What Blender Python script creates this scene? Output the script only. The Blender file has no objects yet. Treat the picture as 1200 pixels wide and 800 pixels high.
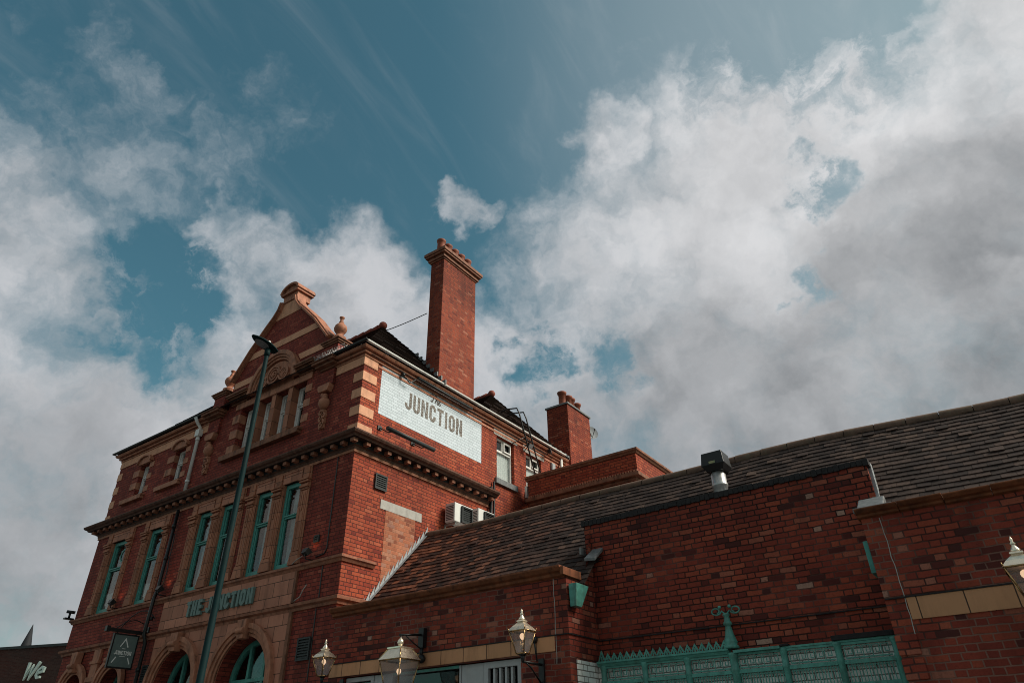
import bpy, bmesh, math, random
from mathutils import Vector, Matrix
random.seed(11)
rad = math.radians
scene = bpy.context.scene
COL = scene.collection

# ------------------------------------------------------------------ camera
cam_d = bpy.data.cameras.new('camera'); cam = bpy.data.objects.new('camera', cam_d); COL.objects.link(cam)
cam_d.sensor_width = 36.0; cam_d.lens = 23.79; cam_d.clip_start = 0.05; cam_d.clip_end = 3000
RGT = Vector((0.81223252, 0.58309175, -0.01680289)); UPV = Vector((0.32245762, -0.42479901, 0.84591187)); FWD = Vector((-0.48610638, 0.69249535, 0.53305795))
cam.matrix_world = Matrix(((RGT.x, UPV.x, -FWD.x, 0), (RGT.y, UPV.y, -FWD.y, 0), (RGT.z, UPV.z, -FWD.z, 1.6), (0, 0, 0, 1)))
scene.camera = cam

# ------------------------------------------------------------------ exposure
scene.view_settings.view_transform = 'Standard'; scene.view_settings.look = 'None'
scene.view_settings.gamma = 1.0; scene.view_settings.use_curve_mapping = False
scene.view_settings.exposure = 0.12
scene.cycles.use_denoising = True
scene.cycles.filter_width = 1.0; scene.cycles.max_bounces = 8; scene.cycles.transparent_max_bounces = 12

# ------------------------------------------------------------------ node helper
class NT:
    def __init__(s, tree): s.t = tree
    def n(s, typ, **kw):
        nd = s.t.nodes.new(typ)
        for k, v in kw.items(): setattr(nd, k, v)
        return nd
    def put(s, sock, v):
        if v is None: return
        if isinstance(v, bpy.types.NodeSocket): s.t.links.new(v, sock)
        else: sock.default_value = v
    def m(s, op, a, b=None, c=None, clamp=False):
        nd = s.n('ShaderNodeMath', operation=op); nd.use_clamp = clamp
        for i, v in enumerate((a, b, c)): s.put(nd.inputs[i], v)
        return nd.outputs[0]
    def vm(s, op, a, b=None, out=0):
        nd = s.n('ShaderNodeVectorMath', operation=op); s.put(nd.inputs[0], a)
        if b is not None: s.put(nd.inputs[3] if op == 'SCALE' else nd.inputs[1], b)
        return nd.outputs['Value' if op in ('DOT_PRODUCT', 'LENGTH') else 'Vector']
    def ramp(s, fac, els, interp='LINEAR'):
        nd = s.n('ShaderNodeValToRGB'); r = nd.color_ramp; r.interpolation = interp
        while len(r.elements) < len(els): r.elements.new(0.5)
        for e, (p, c) in zip(r.elements, els): e.position = p; e.color = (c[0], c[1], c[2], 1)
        s.put(nd.inputs[0], fac); return nd.outputs[0]
    def mix(s, fac, a, b, blend='MIX'):
        nd = s.n('ShaderNodeMix', data_type='RGBA', blend_type=blend)
        s.put(nd.inputs[0], fac)
        for i, v in ((6, a), (7, b)):
            s.put(nd.inputs[i], (v[0], v[1], v[2], 1) if isinstance(v, tuple) else v)
        return nd.outputs[2]
    def mr(s, v, a, b, c=0.0, d=1.0, smooth=True):
        nd = s.n('ShaderNodeMapRange', interpolation_type='SMOOTHSTEP' if smooth else 'LINEAR')
        for i, x in enumerate((v, a, b, c, d)): s.put(nd.inputs[i], x)
        return nd.outputs[0]
    def noise(s, vec, scale, detail=3, rough=0.55, dist=0.0, out=0):
        nd = s.n('ShaderNodeTexNoise'); s.put(nd.inputs['Vector'], vec)
        nd.inputs['Scale'].default_value = scale; nd.inputs['Detail'].default_value = detail
        nd.inputs['Roughness'].default_value = rough; nd.inputs['Distortion'].default_value = dist
        return nd.outputs[out]
    def white(s, vec):
        nd = s.n('ShaderNodeTexWhiteNoise', noise_dimensions='3D'); s.put(nd.inputs['Vector'], vec); return nd.outputs[0]

# ------------------------------------------------------------------ sky with clouds, and the sun behind them
SUN_AZ, SUN_EL = rad(64), rad(41)          # azimuth from +Y towards +X
world = bpy.data.worlds.new('World'); scene.world = world; world.use_nodes = True
W = NT(world.node_tree); world.node_tree.nodes.clear()
sky = W.n('ShaderNodeTexSky', sky_type='NISHITA'); sky.sun_disc = False
sky.sun_elevation = SUN_EL; sky.sun_rotation = SUN_AZ; sky.altitude = 100; sky.air_density = 1.0; sky.dust_density = 1.6; sky.ozone_density = 1.5
def pdir(px, py):                          # direction of a place in the sky
    return (RGT * ((px - 600) / 792.98) + UPV * ((400 - py) / 792.98) + FWD).normalized()
gen = W.n('ShaderNodeTexCoord').outputs['Generated']
dirn = W.vm('NORMALIZE', gen)
w1 = W.vm('SCALE', W.vm('SUBTRACT', W.noise(dirn, 3.2, 6, 0.6, out=1), (0.5, 0.5, 0.5)), 0.22)
w2 = W.vm('SCALE', W.vm('SUBTRACT', W.noise(dirn, 13.0, 6, 0.6, out=1), (0.5, 0.5, 0.5)), 0.10)
wd = W.vm('NORMALIZE', W.vm('ADD', W.vm('ADD', dirn, w1), w2))
def blobs(lst, vec):
    acc = None
    for (x, y, r, wgt) in lst:
        d = pdir(x, y); ro = r * 1.35 / 793.0; ri = r * 0.35 / 793.0
        c = W.vm('DOT_PRODUCT', vec, tuple(d))
        v = W.m('MULTIPLY', W.mr(c, math.cos(ro), math.cos(ri)), wgt)
        acc = v if acc is None else W.m('MAXIMUM', acc, v)
    return acc
CLOUD = [(900,270,170,1),(760,345,150,1),(1010,190,120,1),(1150,170,140,1),(1225,70,110,1),(1110,390,220,1),(900,460,210,1),(690,430,130,1),
         (600,450,110,.95),(5,390,105,.85),(45,560,185,1),(190,515,95,.95),(90,690,260,1),(305,305,70,.75),(395,350,90,.9),(335,435,90,.9),(262,262,40,.5),
         (480,410,85,.8),(558,240,22,.58),(580,234,24,.60),(602,241,20,.50),(722,182,46,.80),(130,100,75,.30),(60,125,60,.26),(300,150,75,.36),(70,225,90,.36),(180,240,55,.24),(-10,325,85,.62),
         (400,1000,480,1),(1330,500,300,1),(-260,620,330,1),(900,1000,500,1)]
HOLE = [(190,345,75,.55),(140,300,50,.35),(975,220,34,.62),(955,325,28,.55),(632,400,36,.5),(715,425,30,.36),(870,90,60,.3),(960,60,90,.45)]
big = blobs(CLOUD, wd)
wh = W.vm('NORMALIZE', W.vm('ADD', wd, W.vm('SCALE', W.vm('SUBTRACT', W.noise(dirn, 9.0, 5, 0.65, out=1), (0.5, 0.5, 0.5)), 0.16)))
hole = W.m('MULTIPLY', blobs(HOLE, wh), W.mr(W.noise(W.vm('ADD', dirn, w2), 16.0, 6, 0.65), 0.36, 0.60, 0.25, 1.35))
lowf = W.noise(dirn, 2.1, 3, 0.5)
sepz = W.n('ShaderNodeSeparateXYZ'); W.put(sepz.inputs[0], dirn)
infr = W.mr(W.vm('DOT_PRODUCT', dirn, tuple(FWD)), 0.55, 0.78)       # round the view the cloud list rules; elsewhere broken cloud
other = W.m('MULTIPLY', W.mr(lowf, 0.40, 0.56), W.m('SUBTRACT', 1.0, infr))
cover = W.m('SUBTRACT', W.m('MAXIMUM', big, other), hole)
fl = W.noise(W.vm('ADD', dirn, w2), 6.0, 8, 0.55)
fine = W.noise(W.vm('ADD', dirn, w2), 24.0, 8, 0.65)
dens = W.m('ADD', cover, W.m('ADD', W.m('MULTIPLY', W.m('SUBTRACT', fl, 0.5), 1.25), W.m('MULTIPLY', W.m('SUBTRACT', fine, 0.5), 0.38)))
alpha = W.m('MULTIPLY', W.mr(dens, 0.14, 1.14), 0.98)
cir = W.n('ShaderNodeMapping'); W.put(cir.inputs[0], dirn); cir.inputs['Rotation'].default_value = (0.3, 0.5, 0.9); cir.inputs['Scale'].default_value = (9, 1.4, 3)
cirrus = W.m('MULTIPLY', W.mr(W.noise(cir.outputs[0], 1.6, 7, 0.6, 0.8), 0.48, 0.9), 0.17)
alpha = W.m('MAXIMUM', alpha, cirrus)
DARK = [(1150,270,90,.75),(1120,420,170,.78),(860,560,200,.72),(750,500,110,.5),(1000,500,150,.65),(620,560,100,.42),(60,640,190,.50),(150,440,110,.30),(820,345,90,.22),(200,560,160,.40),(1010,560,150,.75)]
dk = blobs(DARK, wd)
und = W.m('MULTIPLY', W.mr(W.noise(W.vm('ADD', dirn, w1), 5.5, 6, 0.55), 0.40, 0.66), 0.30)
sund = tuple(pdir(1235, 20))
f2 = W.noise(W.vm('ADD', W.vm('ADD', dirn, w2), tuple(Vector(sund) * 0.06)), 6.0, 8, 0.55)
lit = W.m('MULTIPLY', W.m('SUBTRACT', f2, fl), 1.7)
core = W.mr(dens, 0.80, 1.6, 0.0, 0.28)
shade = W.m('ADD', W.m('ADD', W.m('ADD', dk, und), core), lit)
shade = W.mr(shade, -0.05, 1.45, 0.0, 1.0, False)
glare = W.mr(W.vm('DOT_PRODUCT', dirn, sund), math.cos(0.75), 1.0, 0.0, 1.0)
white = W.mix(glare, (6.3, 6.4, 6.65), (8.0, 8.0, 8.1))
ccol = W.mix(shade, white, (1.90, 2.03, 2.18))
skyc = W.mix(1.0, sky.outputs[0], (0.70, 1.18, 0.93), 'MULTIPLY')
skyc = W.mix(W.m('MULTIPLY', glare, 0.45), skyc, (5.0, 5.4, 5.6))
ccol = W.mix(infr, (5.2, 4.95, 4.6), ccol)       # the broken cloud behind the viewer faces the sun
final = W.mix(alpha, skyc, ccol)
bg = W.n('ShaderNodeBackground'); W.put(bg.inputs[0], final); bg.inputs[1].default_value = 0.085
wo = W.n('ShaderNodeOutputWorld'); W.put(wo.inputs[0], bg.outputs[0])

sd = bpy.data.lights.new('sun', 'SUN'); so = bpy.data.objects.new('sun', sd); COL.objects.link(so)
sd.energy = 4.4; sd.angle = rad(24); sd.color = (1.0, 0.88, 0.75)
sv = Vector((math.sin(SUN_AZ) * math.cos(SUN_EL), math.cos(SUN_AZ) * math.cos(SUN_EL), math.sin(SUN_EL)))
so.rotation_euler = sv.to_track_quat('Z', 'Y').to_euler(); so.location = (20, 20, 40)

# ------------------------------------------------------------------ materials
def new_mat(name):
    m = bpy.data.materials.new(name); m.use_nodes = True
    t = NT(m.node_tree); b = m.node_tree.nodes['Principled BSDF']
    return m, t, b
def bump(t, b, h, strength=0.5, dist=0.01):
    n = t.n('ShaderNodeBump'); n.inputs['Strength'].default_value = strength; n.inputs['Distance'].default_value = dist
    t.put(n.inputs['Height'], h); t.put(b.inputs['Normal'], n.outputs[0])
def brick_nodes(t, h=0.077, S=0.225, H=0.1125, mort=0.010, wob=0.004, flemish=True):
    """Flemish bond in metres: returns mortar mask (1 in the joint), per-brick random vector, uv"""
    uv = t.n('ShaderNodeUVMap').outputs[0]
    obj = t.n('ShaderNodeNewGeometry').outputs['Position']
    off = t.vm('SCALE', t.vm('SUBTRACT', t.noise(obj, 6.0, 3, 0.6, out=1), (0.5, 0.5, 0.5)), wob * 4)
    uvw = t.vm('ADD', uv, off)
    sp = t.n('ShaderNodeSeparateXYZ'); t.put(sp.inputs[0], uvw); u, v = sp.outputs[0], sp.outputs[1]
    P = S + (H if flemish else 0.0)
    vr = t.m('DIVIDE', v, h); row = t.m('FLOOR', vr); fv = t.m('SUBTRACT', vr, row)
    par = t.m('MULTIPLY', t.m('MODULO', t.m('ABSOLUTE', row), 2.0), 0.5)
    jit = t.m('MULTIPLY', t.m('SUBTRACT', t.white(t.n('ShaderNodeCombineXYZ').outputs[0]), 0.5), 0.0)
    tt = t.m('ADD', t.m('DIVIDE', u, P), par); cell = t.m('FLOOR', tt); fr = t.m('SUBTRACT', tt, cell)
    k = S / P
    if flemish:
        isb = t.m('GREATER_THAN', fr, k)
        loc = t.m('MULTIPLY', t.m('SUBTRACT', fr, t.m('MULTIPLY', isb, k)), P)
        wid = t.m('SUBTRACT', S, t.m('MULTIPLY', isb, S - H))
    else:
        isb = 0.0; loc = t.m('MULTIPLY', fr, P); wid = S
    eu = t.m('MINIMUM', loc, t.m('SUBTRACT', wid, loc))
    ev = t.m('MULTIPLY', t.m('MINIMUM', fv, t.m('SUBTRACT', 1.0, fv)), h)
    e = t.m('MINIMUM', eu, ev)
    mask = t.mr(e, mort * 0.32, mort * 0.72, 1.0, 0.0)
    idv = t.n('ShaderNodeCombineXYZ'); t.put(idv.inputs[0], t.m('ADD', t.m('MULTIPLY', cell, 2.0), isb)); t.put(idv.inputs[1], row)
    return mask, idv.outputs[0], uv, obj, e
def brick_mat(name, els, mortar, mort=0.010, h=0.077, wob=0.004, rough=0.75, grime=0.35, soot=None, pale_joint=None, mottle=1.0):
    m, t, b = new_mat(name)
    mask, idv, uv, obj, e = brick_nodes(t, h=h, mort=mort, wob=wob)
    c = t.ramp(t.white(idv), els)
    c = t.mix(t.mr(t.noise(obj, 42, 4, 0.7), 0.45, 0.8, 0.0, 0.55 * mottle), c, (0.06, 0.016, 0.012))
    pt = t.noise(obj, 0.55, 5, 0.6)
    c = t.mix(t.mr(pt, 0.35, 0.65, 0.35 * mottle, 0.0), c, (0.10, 0.022, 0.016))
    jc = mortar
    if pale_joint is not None:
        jc = t.mix(t.mr(t.noise(obj, 0.8, 4, 0.65), 0.44, 0.62), mortar, pale_joint)
    c = t.mix(mask, c, jc)
    st = t.n('ShaderNodeMapping'); t.put(st.inputs[0], obj); st.inputs['Scale'].default_value = (2.2, 2.2, 0.35)
    g = t.mr(t.noise(st.outputs[0], 1.0, 6, 0.68), 0.44, 0.76, 0.0, grime)
    c = t.mix(g, c, (0.030, 0.014, 0.012))
    if soot is not None:
        spz = t.n('ShaderNodeSeparateXYZ'); t.put(spz.inputs[0], obj)
        sm = t.m('MULTIPLY', t.mr(t.m('ADD', spz.outputs[2], t.m('MULTIPLY', t.noise(obj, 1.7, 4, 0.6), 0.9)), soot[0], soot[1]), soot[2])
        c = t.mix(t.m('MULTIPLY', sm, t.m('ADD', 0.35, t.m('MULTIPLY', mask, 0.65))), c, (0.012, 0.009, 0.009))
    t.put(b.inputs['Base Color'], c); b.inputs['Roughness'].default_value = rough; b.inputs['Specular IOR Level'].default_value = 0.5 if rough < .4 else 0.12
    hh = t.m('SUBTRACT', t.m('ADD', t.m('MULTIPLY', t.noise(obj, 60, 3, 0.7), 0.25), t.m('MULTIPLY', t.white(idv), 0.3)), mask)
    bump(t, b, hh, 0.7, 0.006)
    return m
def plain_mat(name, col, rough=0.6, metal=0.0, var=0.25, scale=9.0, dirt=None, bmp=0.0, spec=None):
    m, t, b = new_mat(name)
    obj = t.n('ShaderNodeNewGeometry').outputs['Position']
    n1 = t.noise(obj, scale, 5, 0.65)
    lo = tuple(x * (1 - var) for x in col); hi = tuple(min(1, x * (1 + var)) for x in col)
    c = t.ramp(n1, [(0.25, lo), (0.75, hi)])
    if dirt:
        st = t.n('ShaderNodeMapping'); t.put(st.inputs[0], obj); st.inputs['Scale'].default_value = (5, 5, 1.1)
        c = t.mix(t.mr(t.noise(st.outputs[0], 1.3, 6, 0.7), 0.46, 0.78, 0, dirt[1]), c, dirt[0])
    t.put(b.inputs['Base Color'], c); b.inputs['Metallic'].default_value = metal; b.inputs['Specular IOR Level'].default_value = (0.2 if rough > .48 else 0.4) if spec is None else spec
    t.put(b.inputs['Roughness'], t.mr(t.noise(obj, scale * 2.3, 4, 0.6), 0.2, 0.8, max(0.03, rough - 0.12), min(1, rough + 0.12), False))
    if bmp: bump(t, b, t.noise(obj, 40, 5, 0.7), bmp, 0.005)
    return m
def stone_mat(name, col, bw, bh, var=0.22, grime=0.5, joint=(0.06, 0.035, 0.025)):
    m, t, b = new_mat(name)
    uv = t.n('ShaderNodeUVMap').outputs[0]; obj = t.n('ShaderNodeNewGeometry').outputs['Position']
    mask, idv, uv, obj, e = brick_nodes(t, h=bh, S=bw, mort=0.012, wob=0.001, flemish=False)
    c = t.ramp(t.white(idv), [(0.0, tuple(x * (1 - var) for x in col)), (0.5, col), (1.0, tuple(x * (1 + var) for x in col))])
    c = t.mix(t.m('MULTIPLY', t.noise(obj, 7, 6, 0.7), 0.5), c, tuple(x * 0.62 for x in col))
    c = t.mix(mask, c, joint)
    st = t.n('ShaderNodeMapping'); t.put(st.inputs[0], obj); st.inputs['Scale'].default_value = (3.0, 3.0, 0.5)
    c = t.mix(t.mr(t.noise(st.outputs[0], 1.2, 6, 0.7), 0.44, 0.78, 0.0, grime), c, (0.05, 0.026, 0.018))
    t.put(b.inputs['Base Color'], c); b.inputs['Roughness'].default_value = 0.65; b.inputs['Specular IOR Level'].default_value = 0.15
    bump(t, b, t.m('SUBTRACT', t.m('MULTIPLY', t.noise(obj, 30, 5, 0.7), 0.4), mask), 0.5, 0.006)
    return m
M = {}
M['brick_pub'] = brick_mat('pub_brick', [(0, (0.17, 0.030, 0.022)), (0.08, (0.28, 0.050, 0.028)), (0.5, (0.345, 0.068, 0.034)), (0.92, (0.40, 0.088, 0.042)), (1, (0.42, 0.115, 0.062))],
                           (0.075, 0.026, 0.020), mort=0.014, wob=0.002, grime=0.42)
M['brick_front_shaded'] = brick_mat('shaded_front_brick', [(0, (0.16, 0.030, 0.026)), (0.08, (0.23, 0.042, 0.031)), (0.5, (0.28, 0.054, 0.038)), (0.92, (0.325, 0.070, 0.047)), (1, (0.38, 0.105, 0.068))],
                           (0.060, 0.024, 0.021), mort=0.011, wob=0.0015, grime=0.5)  # pub brick with the front's shade put into its colour; side wall stays lighter
M['brick_wing'] = brick_mat('wing_brick', [(0, (0.055, 0.022, 0.021)), (0.06, (0.10, 0.026, 0.022)), (0.13, (0.21, 0.040, 0.028)), (0.55, (0.28, 0.054, 0.034)), (0.88, (0.34, 0.076, 0.042)), (0.965, (0.36, 0.115, 0.072)), (0.992, (0.38, 0.20, 0.15)), (1, (0.46, 0.30, 0.24))],
                           (0.055, 0.022, 0.018), mort=0.014, wob=0.006, grime=0.40, pale_joint=(0.21, 0.11, 0.085))
M['brick_recess'] = brick_mat('recess_brick', [(0, (0.06, 0.020, 0.019)), (0.06, (0.12, 0.026, 0.021)), (0.13, (0.22, 0.040, 0.027)), (0.6, (0.285, 0.054, 0.033)), (0.92, (0.36, 0.080, 0.043)), (0.99, (0.36, 0.12, 0.078)), (1, (0.42, 0.26, 0.20))],
                           (0.040, 0.016, 0.013), mort=0.015, wob=0.007, grime=0.36, soot=(4.3, 5.8, 0.8), pale_joint=(0.14, 0.06, 0.048))
_stack = [(0, (0.15, 0.026, 0.017)), (0.1, (0.24, 0.042, 0.023)), (0.5, (0.31, 0.058, 0.028)), (0.9, (0.37, 0.078, 0.035)), (1, (0.45, 0.17, 0.11))]
M['brick_stack'] = brick_mat('tall_stack_brick', _stack, (0.20, 0.085, 0.06), mort=0.014, wob=0.003, grime=0.55, soot=(12.6, 14.9, 0.9))
M['brick_stack_far'] = brick_mat('far_stack_brick', _stack, (0.07, 0.025, 0.018), mort=0.014, wob=0.003, grime=0.45, soot=(11.4, 13.6, 0.8))
M['brick_buff'] = brick_mat('infill_brick', [(0, (0.20, 0.07, 0.045)), (0.2, (0.38, 0.135, 0.075)), (0.75, (0.44, 0.17, 0.095)), (0.9, (0.42, 0.22, 0.15)), (1, (0.30, 0.15, 0.12))], (0.34, 0.16, 0.10), wob=0.003, grime=0.3)
M['brick_glazed'] = brick_mat('white_glazed_brick', [(0, (0.74, 0.73, 0.71)), (0.5, (0.84, 0.83, 0.80)), (1, (0.88, 0.87, 0.84))], (0.20, 0.17, 0.15), mort=0.012, wob=0.002, rough=0.25, grime=0.12, mottle=0.06)
M['brick_white'] = brick_mat('white_painted_brick', [(0, (0.50, 0.575, 0.63)), (0.5, (0.53, 0.605, 0.665)), (1, (0.56, 0.635, 0.70))], (0.40, 0.46, 0.51), mort=0.010, wob=0.002, rough=0.6, grime=0.08, mottle=0.03)
M['letter_paint'] = brick_mat('letter_paint', [(0, (0.10, 0.085, 0.075)), (1, (0.17, 0.15, 0.13))], (0.42, 0.43, 0.43), mort=0.008, wob=0.002, rough=0.6, grime=0.1, mottle=0.1)
M['brick_far'] = brick_mat('distant_brick', [(0, (0.035, 0.022, 0.02)), (1, (0.065, 0.042, 0.036))], (0.06, 0.045, 0.04), grime=0.3)
TC = (0.37, 0.160, 0.098)
M['terra'] = plain_mat('terracotta', TC, 0.65, var=0.34, scale=5, dirt=((0.050, 0.026, 0.019), 0.9), bmp=0.4)
M['terra_mid'] = plain_mat('stained_terracotta', (0.27, 0.115, 0.072), 0.7, var=0.4, scale=6, dirt=((0.03, 0.018, 0.014), 0.95), bmp=0.35)
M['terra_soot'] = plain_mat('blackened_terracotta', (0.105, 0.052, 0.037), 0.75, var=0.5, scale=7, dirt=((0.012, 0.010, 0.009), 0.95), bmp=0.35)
M['eaves'] = plain_mat('weathered_eaves_brick', (0.19, 0.066, 0.030), 0.7, var=0.5, scale=5, dirt=((0.022, 0.015, 0.012), 0.9), bmp=0.4)
M['terra_dark'] = plain_mat('sooty_terracotta', (0.21, 0.092, 0.056), 0.7, var=0.4, scale=7, dirt=((0.02, 0.013, 0.011), 0.9), bmp=0.3)
M['terra_block'] = stone_mat('terracotta_blocks', (0.47, 0.205, 0.135), 0.46, 0.29)
M['terra_jamb'] = stone_mat('terracotta_jambs', (0.39, 0.165, 0.10), 0.6, 0.36, grime=0.6, joint=(0.11, 0.055, 0.04))
M['buff'] = plain_mat('buff_stone', (0.58, 0.295, 0.18), 0.65, var=0.15, scale=8, dirt=((0.16, 0.08, 0.05), 0.6), bmp=0.2)
M['band'] = stone_mat('ochre_stone_band', (0.58, 0.300, 0.160), 0.46, 7.0, var=0.16, grime=0.45)
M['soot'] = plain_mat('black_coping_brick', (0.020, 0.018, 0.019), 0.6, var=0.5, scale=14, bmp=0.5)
M['concrete'] = plain_mat('grey_lintel', (0.36, 0.35, 0.33), 0.8, var=0.15, dirt=((0.12, 0.10, 0.09), 0.5), bmp=0.2)
M['green'] = plain_mat('green_paint', (0.060, 0.255, 0.220), 0.42, var=0.22, scale=12, dirt=((0.02, 0.035, 0.03), 0.6))
M['green_lamp'] = plain_mat('dark_green_paint', (0.005, 0.021, 0.023), 0.6, spec=0.1, var=0.15, dirt=((0.05, 0.045, 0.04), 0.3))
M['iron_green'] = plain_mat('iron_green_paint', (0.080, 0.285, 0.240), 0.42, var=0.35, scale=11, dirt=((0.06, 0.045, 0.03), 0.7), bmp=0.2)
M['white'] = plain_mat('white_paint', (0.66, 0.66, 0.64), 0.45, var=0.1, dirt=((0.22, 0.20, 0.18), 0.5))
M['grey_white'] = plain_mat('grey_frame_paint', (0.40, 0.42, 0.43), 0.5, var=0.08, dirt=((0.2, 0.19, 0.18), 0.3))
M['black'] = plain_mat('black_paint', (0.010, 0.011, 0.012), 0.4, var=0.3)
M['dark_grey'] = plain_mat('dark_grey_metal', (0.035, 0.040, 0.042), 0.5, var=0.25)
M['lead'] = plain_mat('lead_flashing', (0.30, 0.33, 0.35), 0.5, var=0.3, scale=11, dirt=((0.10, 0.11, 0.11), 0.5), bmp=0.3)
M['lead_dark'] = plain_mat('dark_lead', (0.12, 0.13, 0.135), 0.45, var=0.35, scale=13, dirt=((0.35, 0.36, 0.36), 0.4), bmp=0.3)
M['galv'] = plain_mat('galvanised_steel', (0.42, 0.43, 0.43), 0.35, metal=0.6, var=0.2)
M['brass'] = plain_mat('brass', (0.42, 0.27, 0.13), 0.24, metal=1.0, var=0.15)
M['lamp_top'] = plain_mat('polished_lamp_hood', (0.92, 0.80, 0.64), 0.30, metal=0.85, var=0.12)
M['red_tile'] = plain_mat('red_ridge_tile', (0.20, 0.055, 0.038), 0.7, var=0.4, scale=14, bmp=0.3)
M['pot'] = plain_mat('chimney_pot_clay', (0.24, 0.075, 0.045), 0.6, var=0.3, scale=10, dirt=((0.03, 0.02, 0.018), 0.7))
M['asphalt'] = plain_mat('asphalt', (0.05, 0.05, 0.052), 0.9, var=0.3, scale=3, bmp=0.4)
M['paving'] = stone_mat('paving_slabs', (0.22, 0.21, 0.20), 0.6, 0.6, grime=0.3)
M['kerb'] = plain_mat('kerb_stone', (0.25, 0.24, 0.23), 0.8, var=0.15)
M['ac'] = plain_mat('air_conditioner_casing', (0.62, 0.63, 0.62), 0.45, var=0.06, dirt=((0.3, 0.28, 0.25), 0.35))
M['dark_room'] = plain_mat('dark_room', (0.012, 0.011, 0.010), 0.9, var=0.2)
M['curtain'] = plain_mat('net_curtain', (0.30, 0.32, 0.31), 0.9, var=0.6, scale=2.6)
M['sign_board'] = plain_mat('sign_board_paint', (0.125, 0.165, 0.158), 0.5, var=0.12)
M['letter'] = plain_mat('sign_letter_paint', (0.13, 0.20, 0.185), 0.5, var=0.2, scale=15)
M['letter_white'] = plain_mat('white_lettering', (0.75, 0.76, 0.74), 0.5, var=0.05)
M['letter_mint'] = plain_mat('mint_lettering', (0.50, 0.62, 0.58), 0.5, var=0.05)
M['slate'] = plain_mat('spire_slate', (0.018, 0.020, 0.024), 0.7, var=0.3)
def glass_mat(name, tint=(0.9, 0.93, 0.93), rough=0.02, milk=0.0, wav=0.25, boost=1.25):
    m, t, b = new_mat(name); nt = m.node_tree
    out = nt.nodes['Material Output']
    obj = t.n('ShaderNodeNewGeometry').outputs['Position']
    bn = t.n('ShaderNodeBump'); bn.inputs['Strength'].default_value = wav; bn.inputs['Distance'].default_value = 0.01; t.put(bn.inputs['Height'], t.noise(obj, 3.0, 2, 0.5))
    fr = t.n('ShaderNodeLayerWeight'); fr.inputs['Blend'].default_value = 0.5; t.put(fr.inputs['Normal'], bn.outputs[0])
    refl = t.m('ADD', 0.045, t.m('MULTIPLY', t.m('POWER', fr.outputs['Facing'], 5.0), 0.95))
    gl = t.n('ShaderNodeBsdfGlossy'); gl.inputs['Roughness'].default_value = rough; t.put(gl.inputs['Normal'], bn.outputs[0])
    tr = t.n('ShaderNodeBsdfTransparent'); tr.inputs[0].default_value = (*tint, 1)
    base = tr.outputs[0]
    if milk:
        df = t.n('ShaderNodeBsdfTranslucent'); df.inputs[0].default_value = (.8, .8, .82, 1); d2 = t.n('ShaderNodeBsdfDiffuse'); d2.inputs[0].default_value = (.55, .55, .58, 1)
        a = t.n('ShaderNodeMixShader'); a.inputs[0].default_value = .5; nt.links.new(df.outputs[0], a.inputs[1]); nt.links.new(d2.outputs[0], a.inputs[2])
        c = t.n('ShaderNodeMixShader'); c.inputs[0].default_value = milk; nt.links.new(base, c.inputs[1]); nt.links.new(a.outputs[0], c.inputs[2]); base = c.outputs[0]
    mx = t.n('ShaderNodeMixShader'); t.put(mx.inputs[0], t.m('MULTIPLY', refl, boost, clamp=True))
    nt.links.new(base, mx.inputs[1]); nt.links.new(gl.outputs[0], mx.inputs[2]); nt.links.new(mx.outputs[0], out.inputs[0])
    return m
M['glass'] = glass_mat('window_glass')
M['lamp_glass'] = glass_mat('lantern_glass', (0.8, 0.8, 0.82), 0.15, 0.20)
M['lens'] = plain_mat('lamp_lens', (0.20, 0.21, 0.22), 0.25)
def emit_mat(name, col, s):
    m, t, b = new_mat(name); b.inputs['Base Color'].default_value = (*col, 1); b.inputs['Emission Color'].default_value = (*col, 1); b.inputs['Emission Strength'].default_value = s
    return m
M['bulb'] = emit_mat('warm_bulb', (1.0, 0.66, 0.40), 1.1)
def tile_mat(name, els, moss):
    m, t, b = new_mat(name)
    at = t.n('ShaderNodeAttribute'); at.attribute_name = 'rnd'
    obj = t.n('ShaderNodeNewGeometry').outputs['Position']
    spx = t.n('ShaderNodeSeparateXYZ'); t.put(spx.inputs[0], obj)
    f = at.outputs['Fac']
    warm = t.ramp(f, els[0]); cold = t.ramp(f, els[1])
    c = t.mix(t.mr(t.m('ADD', spx.outputs[0], t.m('MULTIPLY', t.noise(obj, 0.9, 4, 0.6), 3.0)), -8.3, -4.0), warm, cold)
    c = t.mix(t.mr(t.noise(obj, 18, 5, 0.7), 0.45, 0.75, 0, 0.75), c, (0.022, 0.017, 0.016))
    c = t.mix(t.mr(t.noise(obj, 2.6, 6, 0.75), 0.56, 0.74, 0, moss), c, (0.085, 0.080, 0.072))
    t.put(b.inputs['Base Color'], c); b.inputs['Roughness'].default_value = 0.85; b.inputs['Specular IOR Level'].default_value = 0.12
    bump(t, b, t.noise(obj, 70, 4, 0.7), 0.5, 0.004)
    return m
M['tiles'] = tile_mat('clay_roof_tiles', ([(0, (0.026, 0.016, 0.014)), (0.45, (0.065, 0.029, 0.022)), (0.8, (0.14, 0.052, 0.031)), (1, (0.25, 0.09, 0.050))],
                                        [(0, (0.028, 0.021, 0.020)), (0.5, (0.050, 0.036, 0.032)), (0.9, (0.075, 0.051, 0.043)), (1, (0.10, 0.068, 0.054))]), 0.15)
M['main_roof'] = tile_mat('dark_roof_tiles', ([(0, (0.02, 0.014, 0.013)), (1, (0.05, 0.03, 0.026))], [(0, (0.02, 0.015, 0.014)), (1, (0.045, 0.03, 0.027))]), 0.2)

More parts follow.
